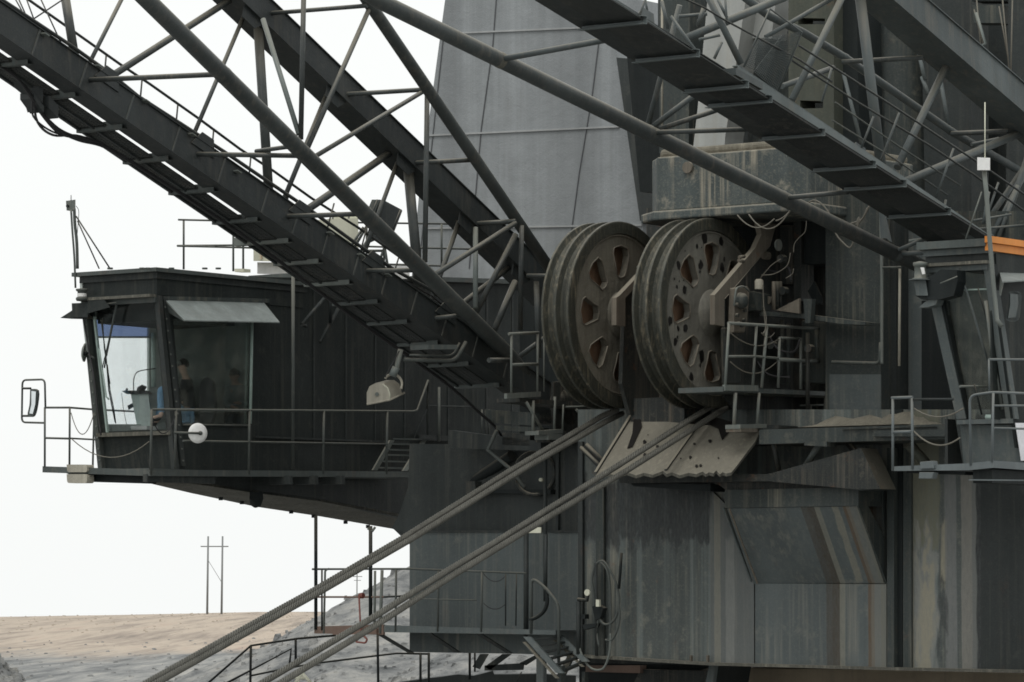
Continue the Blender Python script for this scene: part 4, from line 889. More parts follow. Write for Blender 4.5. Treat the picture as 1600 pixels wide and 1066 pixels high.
rl(PR,[(1325,618),(1298,675),(1295,690)],4,-37.5,'frame','brace')
for (a,b,s) in (((1141,520),(1217,530),.16),((1141,565),(1214,565),.2),((1190,520),(1210,520),.08)): T(PR,'safety_chain',sag(PL(*a,lr),PL(*b,lr),s),.010,'wire',6)
T(PR,'loose_cable',smooth_path([PL(x,y,-37.6) for x,y in ((1193,478),(1197,495),(1196,515),(1192,522),(1198,512))],4),.010,'wire',5)
PLf=thing('service_platform','narrow railed service platform left of the rear sheave under the boom foot','platform',PL(835,625,-42.6),'railed service platforms')
ll=-42.6
for pts,w in (([(795,522),(841,520)],5),([(799,570),(840,569)],5)): rl(PLf,pts,w,ll)
for pts,w in (([(799,522),(799,616)],4),([(840,521),(840,618)],4),([(833,626),(833,676)],5.5),([(867,620),(866,676)],4.5),([(880,632),(879,672)],3),([(850,520),(850,612)],2.5)): rl(PLf,pts,w,ll,name='rail_post')
MB().beam(PL(790,619,ll),PL(843,616,ll),LV,ZV,.06,.09).build('kick_plate','rail',PLf)
MB().hexa([PL(812,628,ll),PL(935,640,ll),PL(935,640,ll)-LV*.5,PL(812,628,ll)-LV*.5]+[PL(812,622,ll),PL(935,630,ll),PL(935,630,ll)-LV*.5,PL(812,622,ll)-LV*.5]).build('deck_plate','frame',PLf)
MB().beam(PL(831,677,ll),PL(869,674,ll),LV,ZV,.3,.07).build('step_frame','rail',PLf); MB().beam(PL(846,683,ll),PL(868,683,ll),LV,ZV,.3,.1).build('step','rail',PLf)
MB().beam(PL(848,682,ll-.1),PL(960,688,ll-.1),LV,ZV,.3,.20).build('deck_beam','frame',PLf)
for pts,w in (([(822,628),(850,676)],5),([(884,636),(918,635),(923,645)],3),([(900,640),(920,660)],5),([(925,650),(925,665)],3)): rl(PLf,pts,w,ll,'rail','brace')
T(PLf,'brace',[PL(905,690,ll),PL(945,738,ll)],.05,'edge',6)

# ---------------------------------------------------------------- house behind the left cab
lc=-48.15
HO=thing('machinery_house','long black ribbed wall of the machinery house behind the left cab','building',PL(640,740,lc))
def pl(par,name,pts,l,dep,m,bev=0): return MB().prism([PL(x,y,l) for x,y in pts],LV*-dep).build(name,m,par,bev)
pl(HO,'side_wall',[(466,434),(880,446),(880,735),(466,755)],lc,.2,'cab')
for px in (490,540,586,632,700,760,800): pl(HO,'panel_rib',[(px,436),(px+3,436),(px+1.5,690),(px,690)],lc+.012,.015,'hulld')
pl(HO,'roof_edge',[(466,426),(880,439),(880,446),(466,433)],lc+.12,1.2,'deck')
pl(HO,'roof_plate',[(466,427),(880,440),(880,446),(466,432)],lc-1.3,4.5,'dark')
pl(HO,'skirt_rail',[(400,681),(640,690),(640,693),(400,684)],lc+.06,.05,'hulld')
T(HO,'pole',[PL(458,432,lc+.5),PL(457.5,733,lc+.5)],.032,'raild',8)
for a,b in (((512,460),(472,507)),((472,507),(478,510)),((535,470),(500,535)),((615,440),(640,480))): T(HO,'bracket_arm',[PL(*a,lc+.35),PL(*b,lc+.35)],.035,'hulld',8)
T(HO,'bracket_arm',[PL(516,455,lc+.4),PL(516,505,lc+.4)],.03,'dark',8)
# roof railing + air unit
RR=thing('roof_railing','thin grey railing standing on the dark roof behind the antenna','railing',PL(300,421,lc-1.2))
dr=75.5
for a,b in (((279,343.5),(345,345)),((345,345),(560,333)),((277,384.5),(396,387.5)),((396,383),(277,384)),((560,348),(700,350)),((600,413),(700,416)),((560,385),(760,390))): T(RR,'rail',[P(*a,dr),P(*b,dr+1.2)],.018,'raild',8)
for px,y0,y1 in ((287,344,421),(364.5,352,424),(380,355,423),(520,335,400),(545,335,400),(573,345,424),(600,345,424),(690,350,424)): T(RR,'rail_post',[P(px,y0,dr+.3),P(px,y1,dr+.3)],.02,'raild',8)
AC=thing('air_conditioner','cream air conditioning unit on the dark roof under the boom walkway','air conditioner',P(450,428,77))
MB().hexa([P(396,408,76),P(560,412,76),P(560,408,79),P(396,404,79),P(396,372,76),P(560,330,76),P(560,330,79),P(396,372,79)]).build('unit_body','cream',AC)
MB().hexa([P(402,428,76.2),P(640,436,76.2),P(640,436,79),P(402,428,79),P(402,410,76.2),P(640,412,76.2),P(640,412,79),P(402,410,79)]).build('unit_base','white',AC)
for px in range(408,560,14): MB().beam(P(px,405,75.97),P(px,378 if px<440 else 350,75.97),LV,FV,.03,.04).build('louvre_bar','beige',AC)
MB().hexa([P(488,404,75.6),P(560,404,75.6),P(560,404,76),P(488,404,76),P(488,344,75.6),P(560,341,75.6),P(560,341,76),P(488,344,76)]).build('side_unit','cream',AC)
MB().beam(P(372,423,75),P(386,423,75),FV,ZV,.2,.06).build('roof_vent','cream',AC)
FX=thing('floodlight_bank','tilted dark floodlight bank on the roof seen between the boom pipes','floodlight',P(600,430,74.5))
MB().prism([P(590,312,74.5),P(600,313,74.5),P(628,328,74.5),P(606,385,74.5),P(573,368,74.5)],Vector((0,.25,0))).build('lamp_box','boom',FX)
MB().prism([P(581,312,74.4),P(594,312,74.4),P(580,345,74.4),P(572,352,74.4),P(567,346,74.4)],Vector((0,.2,0))).build('lamp_shroud','deck',FX)
for a,b in (((590,312),(575,350)),((596,314),(584,350)),((626,328),(610,368))): T(FX,'rib',[P(*a,74.3),P(*b,74.3)],.02,'boom',6)
for a,b in (((606,372),(585,430)),((578,368),(560,400)),((590,372),(572,380)),((600,380),(608,430)),((560,340),(574,350)),((568,355),(545,390)),((575,350),(555,385)),((600,392),(570,392))): T(FX,'stand_tube',[P(*a,74.6),P(*b,74.6)],.025,'deck',8)

# ---------------------------------------------------------------- left operator cab
CB=thing('operator_cab','black operator cab on the left with a leaning front window and grey awning','operator cab',PL(277,735,lc))
TN=PL(250,462,lc); BN=PL(277,735,lc); WC=1.75
def FW(u,v,o=0): return TN.lerp(BN,v)-LV*(WC*u)+FV*o
def fwp(name,quad,dep,m,o=0,hole=None):
    pts=[FW(u,v,o) for u,v in quad]
    mb=MB()
    if hole: mb.holed(pts,[[FW(u,v,o) for u,v in hole]],FV*-dep)
    else: mb.prism(pts,FV*-dep)
    return mb.build(name,m,CB)
fwp('front_wall',[(0,0),(1,0),(1,1),(0,1)],.05,'cab',0,[(.05,.03),(.93,.03),(.91,.765),(.04,.765)])
fwp('window_pane',[(.05,.03),(.93,.03),(.91,.765),(.04,.765)],.012,'glass',-.02)
MB().beam(FW(-.01,.785,.05),FW(1.0,.785,.05),ZV,FV,.07,.12).build('window_sill','apron',CB)
MB().beam(FW(0.0,0,.05),FW(0.0,1,.05),LV,FV,.10,.10).build('corner_pillar','hulld',CB)
MB().beam(FW(1.0,-.0,.05),FW(1.0,1,.05),LV,FV,.10,.10).build('corner_pillar','raild',CB)
MB().beam(FW(.05,0,.03),FW(.05,.77,.03),LV,FV,.05,.05).build('window_trim','cab',CB)
MB().beam(FW(.90,.1,.03),FW(.88,.77,.03),LV,FV,.035,.05).build('window_trim','teal',CB)
# side wall with window
MB().holed([PL(x,y,lc) for x,y in ((250,430),(466,434),(466,741),(277,735),(250,462))],[[PL(x,y,lc) for x,y in ((270,498),(395,500),(390,662),(285,662))]],LV*-.05).build('side_wall','cab',CB)
pl(CB,'side_window_pane',[(270,498),(395,500),(390,662),(285,662)],lc-.02,.012,'glassd')
T(CB,'window_trim',[PL(394,500,lc+.02),PL(391,662,lc+.02)],.03,'teal',6); T(CB,'window_trim',[PL(286,664,lc+.02),PL(391,665,lc+.02)],.02,'raild',6)
MB().beam(PL(258,466,lc+.03),PL(286,728,lc+.03),FV,LV,.10,.04).build('side_pillar','hulld',CB)
# far side wall with window opening
lf=lc-WC
MB().holed([PL(x,y,lf) for x,y in ((128,440),(372,444),(372,725),(157,725),(128,462))],[[PL(x,y,lf) for x,y in ((147,500),(233,500),(233,663),(165,663))]],LV*-.05).build('far_wall','inner',CB)
pl(CB,'far_window_pane',[(147,527),(233,527),(233,663),(165,663)],lf-.02,.01,'glass')
pl(CB,'sun_film',[(147,500),(233,502),(233,526.5),(150,526.5)],lf-.02,.01,'film')
T(CB,'window_bar',[PL(148,527,lf+.03),PL(246,527,lf+.03)],.02,'inner',6); T(CB,'window_trim',[PL(240,520,lf+.1),PL(240,605,lf+.1)],.05,'teal',6)
fz=PL(300,728,lc).z
pf_c=fwd(TN)
MB().box(lf,lc-.06,-57.75,-57.65,fz,PL(300,440,lc).z).build('rear_wall','inner',CB)
MB().box(lf,lc-.06,-57.6,-54.45,fz-.05,fz).build('cab_floor','dark',CB)
MB().box(lf,lc-.06,-57.6,-54.1,PL(300,466,lc).z,PL(300,462,lc).z).build('ceiling','inner',CB)
MB().box(lf+.05,lc-.1,-56.0,-54.1,PL(300,503,lc).z,PL(300,468,lc).z).build('ceiling_duct','dark',CB)
# fascia and roof
zr0=PL(250,462,lc).z; zr1=PL(250,427,lc).z; zr2=PL(250,419.5,lc).z
MB().box(lf-.02,lc+.02,-57.8,pf_c+.10,zr0+.01,zr1-.0).build('fascia','cab',CB)
MB().box(lf-.05,lc+.05,-57.85,pf_c+.14,zr1-.10,zr1+.01).build('fascia_band','hulld',CB)
MB().box(lf-.15,lc+.12,-57.9,pf_c+.24,zr1+.015,zr2).build('roof_plate','deck',CB)
MB().beam(M(lf,pf_c+.18,zr0-.01),M(lc,pf_c+.18,zr0-.01),FV,ZV,.18,.05).build('eave_ledge','apron',CB)
MB().beam(M(lf,pf_c+.10,zr0-.08),M(lc,pf_c+.10,zr0-.08),FV,ZV,.08,.09).build('eave_beam','deck',CB)
for px in (172,222,231,268,320,341): MB().disc(PL(px,421,lc),ZV,.05,.03,8).build('roof_bolt','deck',CB)
for i in range(14):
    t=i/13; MB().disc(PL(258+28*t,480+240*t,lc+.05),LV,.018,.015,6).build('pillar_bolt','rail',CB); MB().disc(FW(.985,.08+.85*t,.11),FV,.018,.012,6).build('pillar_bolt','rail',CB)
# awning
MB().hexa([PL(258,470,lc+.02),PL(412,474,lc+.02),PL(437,505,lc+.62),PL(288,502,lc+.62)]+[p+ZV*.02 for p in (PL(258,470,lc+.02),PL(412,474,lc+.02),PL(437,505,lc+.62),PL(288,502,lc+.62))]).build('awning','awn',CB)
MB().prism([PL(258,471,lc+.02),PL(288,503,lc+.6),PL(262,488,lc+.02)],FV*-.02).build('awning_bracket','deck',CB)
MB().beam(PL(255,466,lc+.03),PL(420,470,lc+.03),LV,ZV,.03,.07).build('awning_hinge','house',CB)
# wipers and window rods
def cw(par,pts,r,m='hulld',o=.12,nm='wiper_arm'): # pixel points on the leaning front glass
    return T(par,nm,[PF(x,y,pf_c-.45*((y-462)/273)+o) for x,y in pts],r,m,6)
cw(CB,[(183,472),(177,500),(166,556)],.022,'deck'); cw(CB,[(166,556),(163,575)],.015,'dark')
cw(CB,[(160,498),(163,545),(172,600)],.010,'dark',.1,'wiper_blade'); cw(CB,[(158,500),(166,560),(170,610),(180,660)],.012,'dark',.1,'wiper_blade')
cw(CB,[(177,500),(160,575),(161,590)],.010,'dark',.1,'wiper_blade'); cw(CB,[(168,570),(172,610),(178,640),(181,662)],.010,'dark',.1,'wiper_blade'); cw(CB,[(155,545),(157,560),(166,620),(170,624)],.018,'teal',.1,'wiper_arm')
cw(CB,[(138,478),(175,474),(182,473)],.012,'raild',.25,'rod')
# beacon, lamp box, hooded plate at the left eave
MB().lathe(PF(128,470,pf_c+.3),ZV,[(0,.09),(.02,.11),(.05,.11),(.07,.08),(.16,.08),(.18,.11),(.21,.11),(.22,.02)],20).build('beacon','raild',CB)
MB().lathe(PF(128,464,pf_c+.31),ZV,[(0,.085),(.06,.085)],20).build('beacon_lens','lens',CB)
MB().hexa([PF(113,496,-53.6),PF(137,496,-53.6),PF(137,496,-54),PF(113,496,-54),PF(112,474,-53.6),PF(137,473,-53.6),PF(137,473,-54),PF(112,474,-54)]).build('lamp_box','cab',CB)
MB().prism([PF(94,497,-53.7),PF(116,483,-53.7),PF(137,498,-53.7)],FV*-.3).build('lamp_hood','cab',CB)
MB().hexa([PF(137,490,-53.6),PF(172,480,-53.6),PF(172,480,-54),PF(137,490,-54),PF(137,462,-53.6),PF(158,462,-53.6),PF(158,462,-54),PF(137,462,-54)]).build('lamp_bracket','cab',CB)
T(CB,'antenna_cable',smooth_path([PF(x,y,-53.6) for x,y in ((118,450),(116,400),(113,360),(111,328))],4),.02,'raild',6)
T(CB,'drain_hose',smooth_path([PF(x,y,-53.8) for x,y in ((130,496),(134,520),(138,545),(146,585),(152,640),(158,680))],4),.018,'cable',6)
# antenna mast
AM=thing('antenna_mast','thin braced mast with small grey box on the front corner of the left cab roof','antenna',PF(122,421,-54))
T(AM,'mast_tube',smooth_path([PF(x,y,-54) for x,y in ((116,326),(117,350),(120,380),(121,420))],4),.028,'raild',8)
MB().hexa([PF(104,329,-54),PF(118,331,-54),PF(118,331,-54.2),PF(104,329,-54.2),PF(103,314,-54),PF(118,312,-54),PF(118,312,-54.2),PF(103,314,-54.2)]).build('junction_box','rail',AM)
MB().disc(PF(106,322,-53.98),FV,.03,.02,10).build('box_knob','dark',AM)
T(AM,'whip',[PF(111,314,-54.1),PF(111,305,-54.1)],.008,'raild',5)
for a,b in (((119,338),(172,420)),((121,345),(155,420))): T(AM,'brace_rod',[PF(*a,-54.1),PF(*b,-54.3)],.014,'boom',6)
T(AM,'loop_wire',smooth_path([PF(x,y,-54) for x,y in ((119,322),(123,330),(122,350),(120,372))],4),.006,'cable',5)

# ---- cab walkway
WD=thing('cab_walkway','grey railed walkway wrapped round the front and side of the left cab','walkway',PL(235,742,-47.5))
l0=-47.5; f0=fwd(PL(235,742,l0)); zt_=PL(235,738,l0).z; zb_=PL(235,747,l0).z-.02
lfar=lat(PF(69,732,f0)); fend=fwd(PL(635,742,l0))
zt_=PL(400,734,l0).z; zb_=PL(400,742.5,l0).z
MB().prism([M(lfar,f0,zb_+.03),M(l0-.03,f0,zb_+.03),M(l0-.03,fend,zb_+.03),M(lc,fend,zb_+.03),M(lc,f0-1.05,zb_+.03),M(lfar,f0-1.05,zb_+.03)],ZV*.02).build('deck_plate','deck',WD)
MB().beam(PF(67,733.5,f0),PF(235,739,f0),FV,ZV,.02,.11).build('deck_fascia','deck',WD)
MB().beam(PL(235,739,l0),PL(640,741.5,l0),LV,ZV,.02,.11).build('deck_fascia','deck',WD)
zrl=None
def rf(pts,w=3.4,m='raild',name='rail',f=None): return T(WD,name,[PF(x,y,f or f0) for x,y in pts],w/2*mpp(71.5),m,8)
def rs(pts,w=3.4,m='raild',name='rail',l=None): return T(WD,name,[PL(x,y,l or l0) for x,y in pts],w/2*mpp(72.5),m,8)
rf([(70,637),(109,637)]); rf([(70,684.5),(109,685.5)]); T(WD,'rail',[PF(109,637,f0),P(147,640,74),P(210,643,77)],.018,'raild',8); T(WD,'rail',[PF(109,685,f0),P(147,687,74),P(210,693,77)],.016,'raild',8)
rf([(70,637),(70,730)],name='rail_post'); rf([(109,637),(108.5,730)],name='rail_post'); T(WD,'rail_post',[P(147,640,74),P(145,728,74)],.018,'raild',8)
rs([(237,640),(645,643),(652,641),(669,594)],3.6); rs([(286,689),(400,691),(605,694)],3.2)
for px,y0 in ((237,640),(275,640),(390,641),(506,642),(605,643)): rs([(px,y0),(px-1.5,741 if px!=275 else 733)],4,name='rail_post')
rs([(668,640),(668,600),(668,690)],4,name='rail_post',l=-48.0); rs([(645,690),(670,634),(740,636)],3,'hulld',l=-48.0)
for a,b,s,fa in (((111,645),(147,645),.38,f0),((112,686),(233,690),.30,f0)): T(WD,'safety_chain',sag(PF(*a,fa),PF(*b,fa),s),.009,'wire',6)
T(WD,'safety_chain',sag(PL(238,655,l0),PL(274,650,l0),.28),.009,'cable',6)
# mirror bracket
T(WD,'mirror_frame',fillet([PF(70,661,f0),PF(34,660,f0),PF(35,594,f0),PF(70,593,f0),PF(71,637,f0)],.09),.018,'raild',8)
cm=PF(51.5,628,f0+.05); MB().prism(smooth_path([PF(x,y,f0+.05) for x,y in ((47,608),(58,610),(57,632),(52,650),(43,649),(46,632),(47,608))],3)[:-1],FV*-.05).build('mirror_shell','deck',WD)
MB().prism([PF(x,y,f0+.07) for x,y in ((49,611),(56,612),(55,632),(51,647),(46,646),(49,632))],FV*-.012).build('mirror_glass','mirror',WD)
for y in (607,650): T(WD,'mirror_clip',[PF(35,y,f0+.02),PF(48,y,f0+.02)],.022,'boom',6)
# convex disc mirrors
MB().lathe(PL(309,677,l0+.22),LV*.7-Vector((0,1,0))*.75,[(-.03,.16),(0,.178),(.01,.175),(.03,.12),(.04,.04),(.042,.001)],32).build('disc_mirror','white',WD)
T(WD,'mirror_arm',[PL(272,676,l0),PL(312,677,l0+.28)],.02,'raild',8)
MB().lathe(PL(313,677,l0+.27),Vector((0,-1,0)),[(-.02,.04),(.03,.035),(.03,.001)],12).build('mirror_hub','raild',WD)
MB().lathe(PF(133,551,-53.9),(FV*.6+LV*-1.0+ZV*.1),[(0,.17),(.02,.165),(.05,.1),(.06,.04),(.06,.001)],28).build('disc_mirror','rail',WD)
MB().lathe(PF(133,552,-53.85),Vector((0,-1,0)),[(0,.05),(.04,.04),(.04,.001)],12).build('mirror_hub','dark',WD); T(WD,'mirror_arm',[PF(134,553,-53.9),PF(147,560,-53.9)],.02,'raild',6)
# lamps under the deck front
for y0,y1 in ((726,738),(741,755)): MB().prism(fillet([PF(104,y0,f0+.06),PF(136,y0,f0+.06),PF(136,y1,f0+.06),PF(105,y1,f0+.06),PF(104,y0,f0+.06)],.05)[:-1],FV*-.18).build('under_lamp','lamp',WD)
# understructure
pf(WD,'deck_beam',[(97,737),(235,741),(235,756),(137,753)],f0-.2,.15,'dark'); 
MB().prism([PL(x,y,l0-.05) for x,y in ((230,741),(338,743),(336,756),(230,753))],LV*-.1).build('deck_beam','hulld',WD)
MB().prism([PL(x,y,lc) for x,y in ((235,735),(655,735),(655,815),(640,812),(500,783),(400,770),(300,755),(238,753))],LV*-.12).build('bracket_web','hulld',WD)
q=[PL(238,754,lc),PL(300,756,lc),PL(400,771,lc),PL(500,784,lc),PL(640,810,lc)]; q2_=[PL(236,756,lc-1.2),PL(300,771,lc-1.2),PL(400,792,lc-1.2),PL(500,807,lc-1.2),PL(628,829,lc-1.2)]
mb=MB()
for i in range(4): mb.hexa([q[i],q[i+1],q2_[i+1],q2_[i]]+[p+ZV*.05 for p in (q[i],q[i+1],q2_[i+1],q2_[i])])
mb.build('bracket_underside','apron',WD)  # beige material paints light bounced from the ground onto the underside
for px in (438,478,520): MB().beam(PL(px,744,l0-.1),PL(px+1,757,l0-.1),FV,LV,.08,.5).build('deck_joist','hulld',WD)
MB().lathe(PL(402,768,lc+.15),ZV*-1+FV*.2,[(0,.10),(.12,.13),(.26,.10),(.30,.02)],16).build('horn','dark',WD)
MB().hexa([PL(390,780,lc+.3),PL(404,783,lc+.3),PL(404,783,lc),PL(390,780,lc),PL(390,768,lc+.3),PL(408,770,lc+.3),PL(408,770,lc),PL(390,768,lc)]).build('horn_bracket','dark',WD)
for px in (345,378,455,490,540,575): MB().disc(PL(px,775+(px-345)*.19,lc-.5)-ZV*.02,ZV,.04,-.06,8).build('bolt','dark',WD)
# short stair between the walkway and the upper deck
ST=thing('short_stair','short steel stair with open treads at the end of the left walkway','stair',PL(610,740,-47.7))
for a,b in (((632,736),(664,685)),((585,735),(612,688)),((645,735),(668,697))): MB().beam(PL(*a,-47.5 if a[0]!=585 else -48),PL(*b,-47.7 if a[0]!=585 else -48),LV,FV,.04,.13).build('stringer','rail',ST)
for y,x0,x1 in ((732,592,632),(722,596,638),(712,602,645),(704,606,651),(695,611,657),(687,614,662)): 
    MB().hexa([PL(x0,y,-47.9),PL(x1,y+1,-47.6),PL(x1,y+1,-47.6)-FV*.22,PL(x0,y,-47.9)-FV*.22]+[p+ZV*.03 for p in (PL(x0,y,-47.9),PL(x1,y+1,-47.6),PL(x1,y+1,-47.6)-FV*.22,PL(x0,y,-47.9)-FV*.22)]).build('tread','deck',ST)
UD=thing('upper_deck','dark upper walkway deck between the stair and the boom foot','deck',PL(720,690,-48))
MB().hexa([PL(655,688,-47.6),PL(790,692,-47.6),PL(790,692,-48.1),PL(655,688,-48.1),PL(655,679,-47.6),PL(790,684,-47.6),PL(790,684,-48.1),PL(655,679,-48.1)]).build('deck_plate','hulld',UD)
for px in (753,759,764): T(UD,'cable_duct',[PL(px,640,-47.5),PL(px,688,-47.5)],.02,'raild',6)
T(UD,'rail_post',[PL(686,605,-47.6),PL(686,690,-47.6)],.025,'rail',8)
# bulkhead of the house below the upper deck
pl(UD,'skirt_wall',[(640,690),(800,694),(800,760),(640,745)],lc-.02,.1,'cab')

# ---------------------------------------------------------------- floodlight hanging from the boom
FL=thing('floodlight','dusty beige dome floodlight hanging from the boom walkway in front of the black wall','floodlight',P(605,600,70.5))
d=70.5
body=[(573,632),(573,610),(576,602),(585,597),(605,594),(616,596),(623,602),(628,612),(632,615),(610,624),(575,632)]
fr_=[P(573,632,d),P(573,614,d),P(577,604,d),P(586,599,d),P(598,600,d),P(606,607,d),P(609,616,d),P(609,625,d)]
bk=[P(590,628,d+.35),P(591,610,d+.35),P(596,600,d+.35),P(604,594,d+.35),P(616,594,d+.35),P(624,600,d+.35),P(627,610,d+.35),P(628,617,d+.35)]
mb=MB(); n=len(fr_); vs=fr_+bk; fs=[(i,i+1,n+i+1,n+i) for i in range(n-1)]; mb.add(vs,fs,True); 
mb.add(fr_,[tuple(range(n))]); mb.add(bk,[tuple(range(n))]); mb.add([fr_[0],fr_[-1],bk[-1],bk[0]],[(0,1,2,3)]); mb.build('lamp_dome','lamp',FL)
T(FL,'dome_rim',[fr_[0],fr_[-1],P(632,614,d+.3)],.02,'lamp',6); T(FL,'dome_seam',fr_[4:],.014,'cream',6)
T(FL,'hinge_bolt',[P(589,616,d-.03),P(589,616,d+.02)],.035,'rail',10)
T(FL,'yoke',smooth_path([P(x,y,d+.1) for x,y in ((602,592),(606,587),(616,585),(624,590),(628,598),(627,608))],4),.022,'lamp',8)
T(FL,'hanger_tube',[P(626,546,d),P(620,575,d),P(613,587,d)],[.05,.045,.05],'rail',10); T(FL,'hanger_socket',[P(619,574,d),P(613,588,d)],.07,'pipe_light',10)
T(FL,'supply_cable',smooth_path([P(x,y,d-.05) for x,y in ((624,548),(615,565),(604,585),(602,590))],4),.009,'cable',5)
T(FL,'mount_pipe',fillet([P(631,562,d),P(712,564,d+.4),P(728,534,d+.5)],.15),.035,'raild',8)
T(FL,'mount_pipe',fillet([P(640,555,d),P(708,556,d+.4),P(718,536,d+.5)],.15),.02,'raild',8)
MB().beam(P(655,543,d),P(700,543,d+.3),LV,ZV,.4,.08).build('mount_plate','deck',FL)
# ---------------------------------------------------------------- right operator cab
CR=thing('operator_cab','operator cab cut by the right edge, grey fascia with orange side band and mirror','operator cab',PF(1540,720,-53.9))
fr0=-53.9
def rwp(name,pts,dep,m,o=0,hole=None,lean=True):
    def q(x,y): 
        t=max(0,(y-412)/300); return PF(x,y,fr0-.45*t+o)
    mb=MB()
    if hole: mb.holed([q(*p) for p in pts],[[q(*p) for p in hole]],FV*-dep)
    else: mb.prism([q(*p) for p in pts],FV*-dep)
    return mb.build(name,m,CR)
def rq(x,y,o=0): return PF(x,y,fr0-.45*max(0,(y-412)/300)+o)
lR=lat(PF(1549,390,fr0)); lRf=lat(PF(1448,390,fr0))
zz=lambda y:PF(1549,y,fr0).z
MB().box(lRf-.05,lR+.02,-57.5,fr0+.22,zz(386),zz(374)).build('roof_band','deck',CR)
MB().box(lRf,lR-.0,-57.5,fr0+.10,zz(396),zz(386)-.005).build('fascia_band','hullp',CR)
MB().box(lRf,lR-.02,-57.5,fr0+.03,zz(412),zz(396)-.005).build('fascia','hulld',CR)
MB().box(lRf-.1,lR+.02,fr0+.03,fr0+.20,zz(413),zz(408)).build('eave_ledge','apron',CR)
MB().box(lRf,lR,fr0+.02,fr0+.12,zz(422),zz(413)-.004).build('eave_beam','hullp',CR)
MB().box(lR+.025,lR+.12,-58.5,fr0+.24,zz(381),zz(371)).build('orange_band','orange',CR)
MB().box(lR+.005,lR+.06,-58.5,fr0+.20,zz(393),zz(381)-.004).build('orange_band','orange',CR)
MB().box(lR-.03,lR,-58.5,fr0,zz(655),zz(396)).build('side_wall_upper','cab',CR)
rwp('front_wall',[(1452,413),(1552,413),(1592,725),(1505,728)],.05,'house',0,[(1472,425),(1540,425),(1576,655),(1506,655)])
rwp('window_pane',[(1472,425),(1540,425),(1576,655),(1506,655)],.012,'glassd',-.02)
rwp('apron_panel',[(1500,664),(1592,664),(1597,724),(1506,728)],.03,'hullp',.03)
MB().beam(rq(1498,660,.08),rq(1585,658,.08),ZV,FV,.07,.12).build('window_sill','hullp',CR)
T(CR,'sill_box',[rq(1541,652,.06),rq(1562,652,.06)],.045,'teal',6)
MB().beam(rq(1463,466,.03),rq(1505,655,.03),LV,FV,.17,.12).build('corner_pillar','hullp',CR)
MB().beam(rq(1474,466,.0),rq(1512,655,.0),LV,FV,.06,.14).build('corner_pillar','dark',CR)
MB().beam(rq(1546,413,.05),rq(1582,655,.05),LV,FV,.16,.12).build('corner_pillar','hullp',CR)
MB().beam(rq(1552,413,.04),rq(1591,700,.04),LV,FV,.05,.14).build('corner_pillar','dark',CR)
T(CR,'window_trim',[rq(1540,470,.1),rq(1552,560,.1),rq(1566,640,.1)],.03,'rail',6)
T(CR,'window_bar',[rq(1478,454,.02),rq(1546,452,.02)],.015,'teal',6)
T(CR,'wiper_arm',[rq(1497,420,.15),rq(1512,460,.15),rq(1530,520,.13),rq(1545,570,.1)],.018,'hullp',6)
T(CR,'wiper_blade',[rq(1528,450,.1),rq(1542,500,.1),rq(1556,580,.1)],.012,'dark',6); T(CR,'wiper_blade',[rq(1522,600,.1),rq(1534,648,.1)],.015,'dark',6)
# side of the cab beyond the corner
ls=lR+.02
MB().prism([PL(x,y,ls) for x,y in ((1556,396),(1700,396),(1700,725),(1598,725),(1560,470))],LV*-.04).build('side_panel','cab',CR)
MB().hexa([PL(1562,428,ls),PL(1640,430,ls),PL(1640,437,ls+.45),PL(1566,442,ls+.45)]+[p+ZV*.02 for p in (PL(1562,428,ls),PL(1640,430,ls),PL(1640,437,ls+.45),PL(1566,442,ls+.45))]).build('side_hood','awn',CR)
MB().prism([PL(1562,428,ls+.01),PL(1568,440,ls+.4),PL(1563,462,ls+.4),PL(1561,460,ls+.2)],FV*-.02).build('hood_bracket','rail',CR)
MB().prism(smooth_path([PL(x,y,ls+.4) for x,y in ((1576,456),(1592,457),(1592,480),(1588,500),(1572,500),(1576,480),(1576,456))],3)[:-1],FV*-.06).build('mirror_shell','hullp',CR)
MB().prism([PL(x,y,ls+.42) for x,y in ((1578,459),(1590,460),(1590,478),(1586,496),(1575,497),(1578,478))],LV*.01).build('mirror_glass','hullp',CR)
MB().prism([PL(1587,661,ls+.3),PL(1640,661,ls+.3),PL(1640,720,ls+.3),PL(1596,720,ls+.3)],LV*-.01).build('white_sheet','paper',CR)
MB().box(lRf+.05,lR-.05,-57.4,-57.3,zz(725),zz(420)).build('rear_wall','rleg2',CR)
MB().box(lRf,lRf+.05,-57.4,fr0-.5,zz(725),zz(650)).build('far_wall','hulld',CR)
# beacon and lamp cluster
MB().lathe(PF(1438,437,fr0+.3),ZV,[(0,.12),(.02,.12),(.03,.09),(.20,.09),(.21,.11),(.26,.11),(.28,.02)],20).build('beacon','rail',CR)
MB().prism([PF(1438,418,fr0+.42),PF(1443,418,fr0+.42),PF(1445,428,fr0+.42),PF(1441,429,fr0+.42)],FV*-.02).build('beacon_lens','white',CR)
MB().hexa([PF(1432,462,fr0+.4),PF(1450,462,fr0+.4),PF(1450,460,fr0),PF(1432,462,fr0),PF(1428,440,fr0+.4),PF(1446,437,fr0+.4),PF(1450,437,fr0),PF(1428,440,fr0)]).build('lamp_box','hullp',CR)
MB().prism([PF(x,y,fr0+.35) for x,y in ((1446,437),(1470,421),(1495,422),(1496,440),(1490,462),(1468,468),(1440,468),(1430,462),(1448,460))],FV*-.25).build('lamp_hood','dark',CR)
MB().prism([PF(x,y,fr0+.3) for x,y in ((1438,478),(1452,467),(1465,467),(1462,476),(1450,480),(1436,481))],FV*-.2).build('lamp_foot','hullp',CR)
MB().disc(PF(1436,438,fr0+.42),ZV,.16,.012,16).build('beacon_plate','hullp',CR)
T(CR,'whip_cable',[PF(1469,443,fr0+.45),PF(1496,432,fr0+.4)],.01,'rail',5)
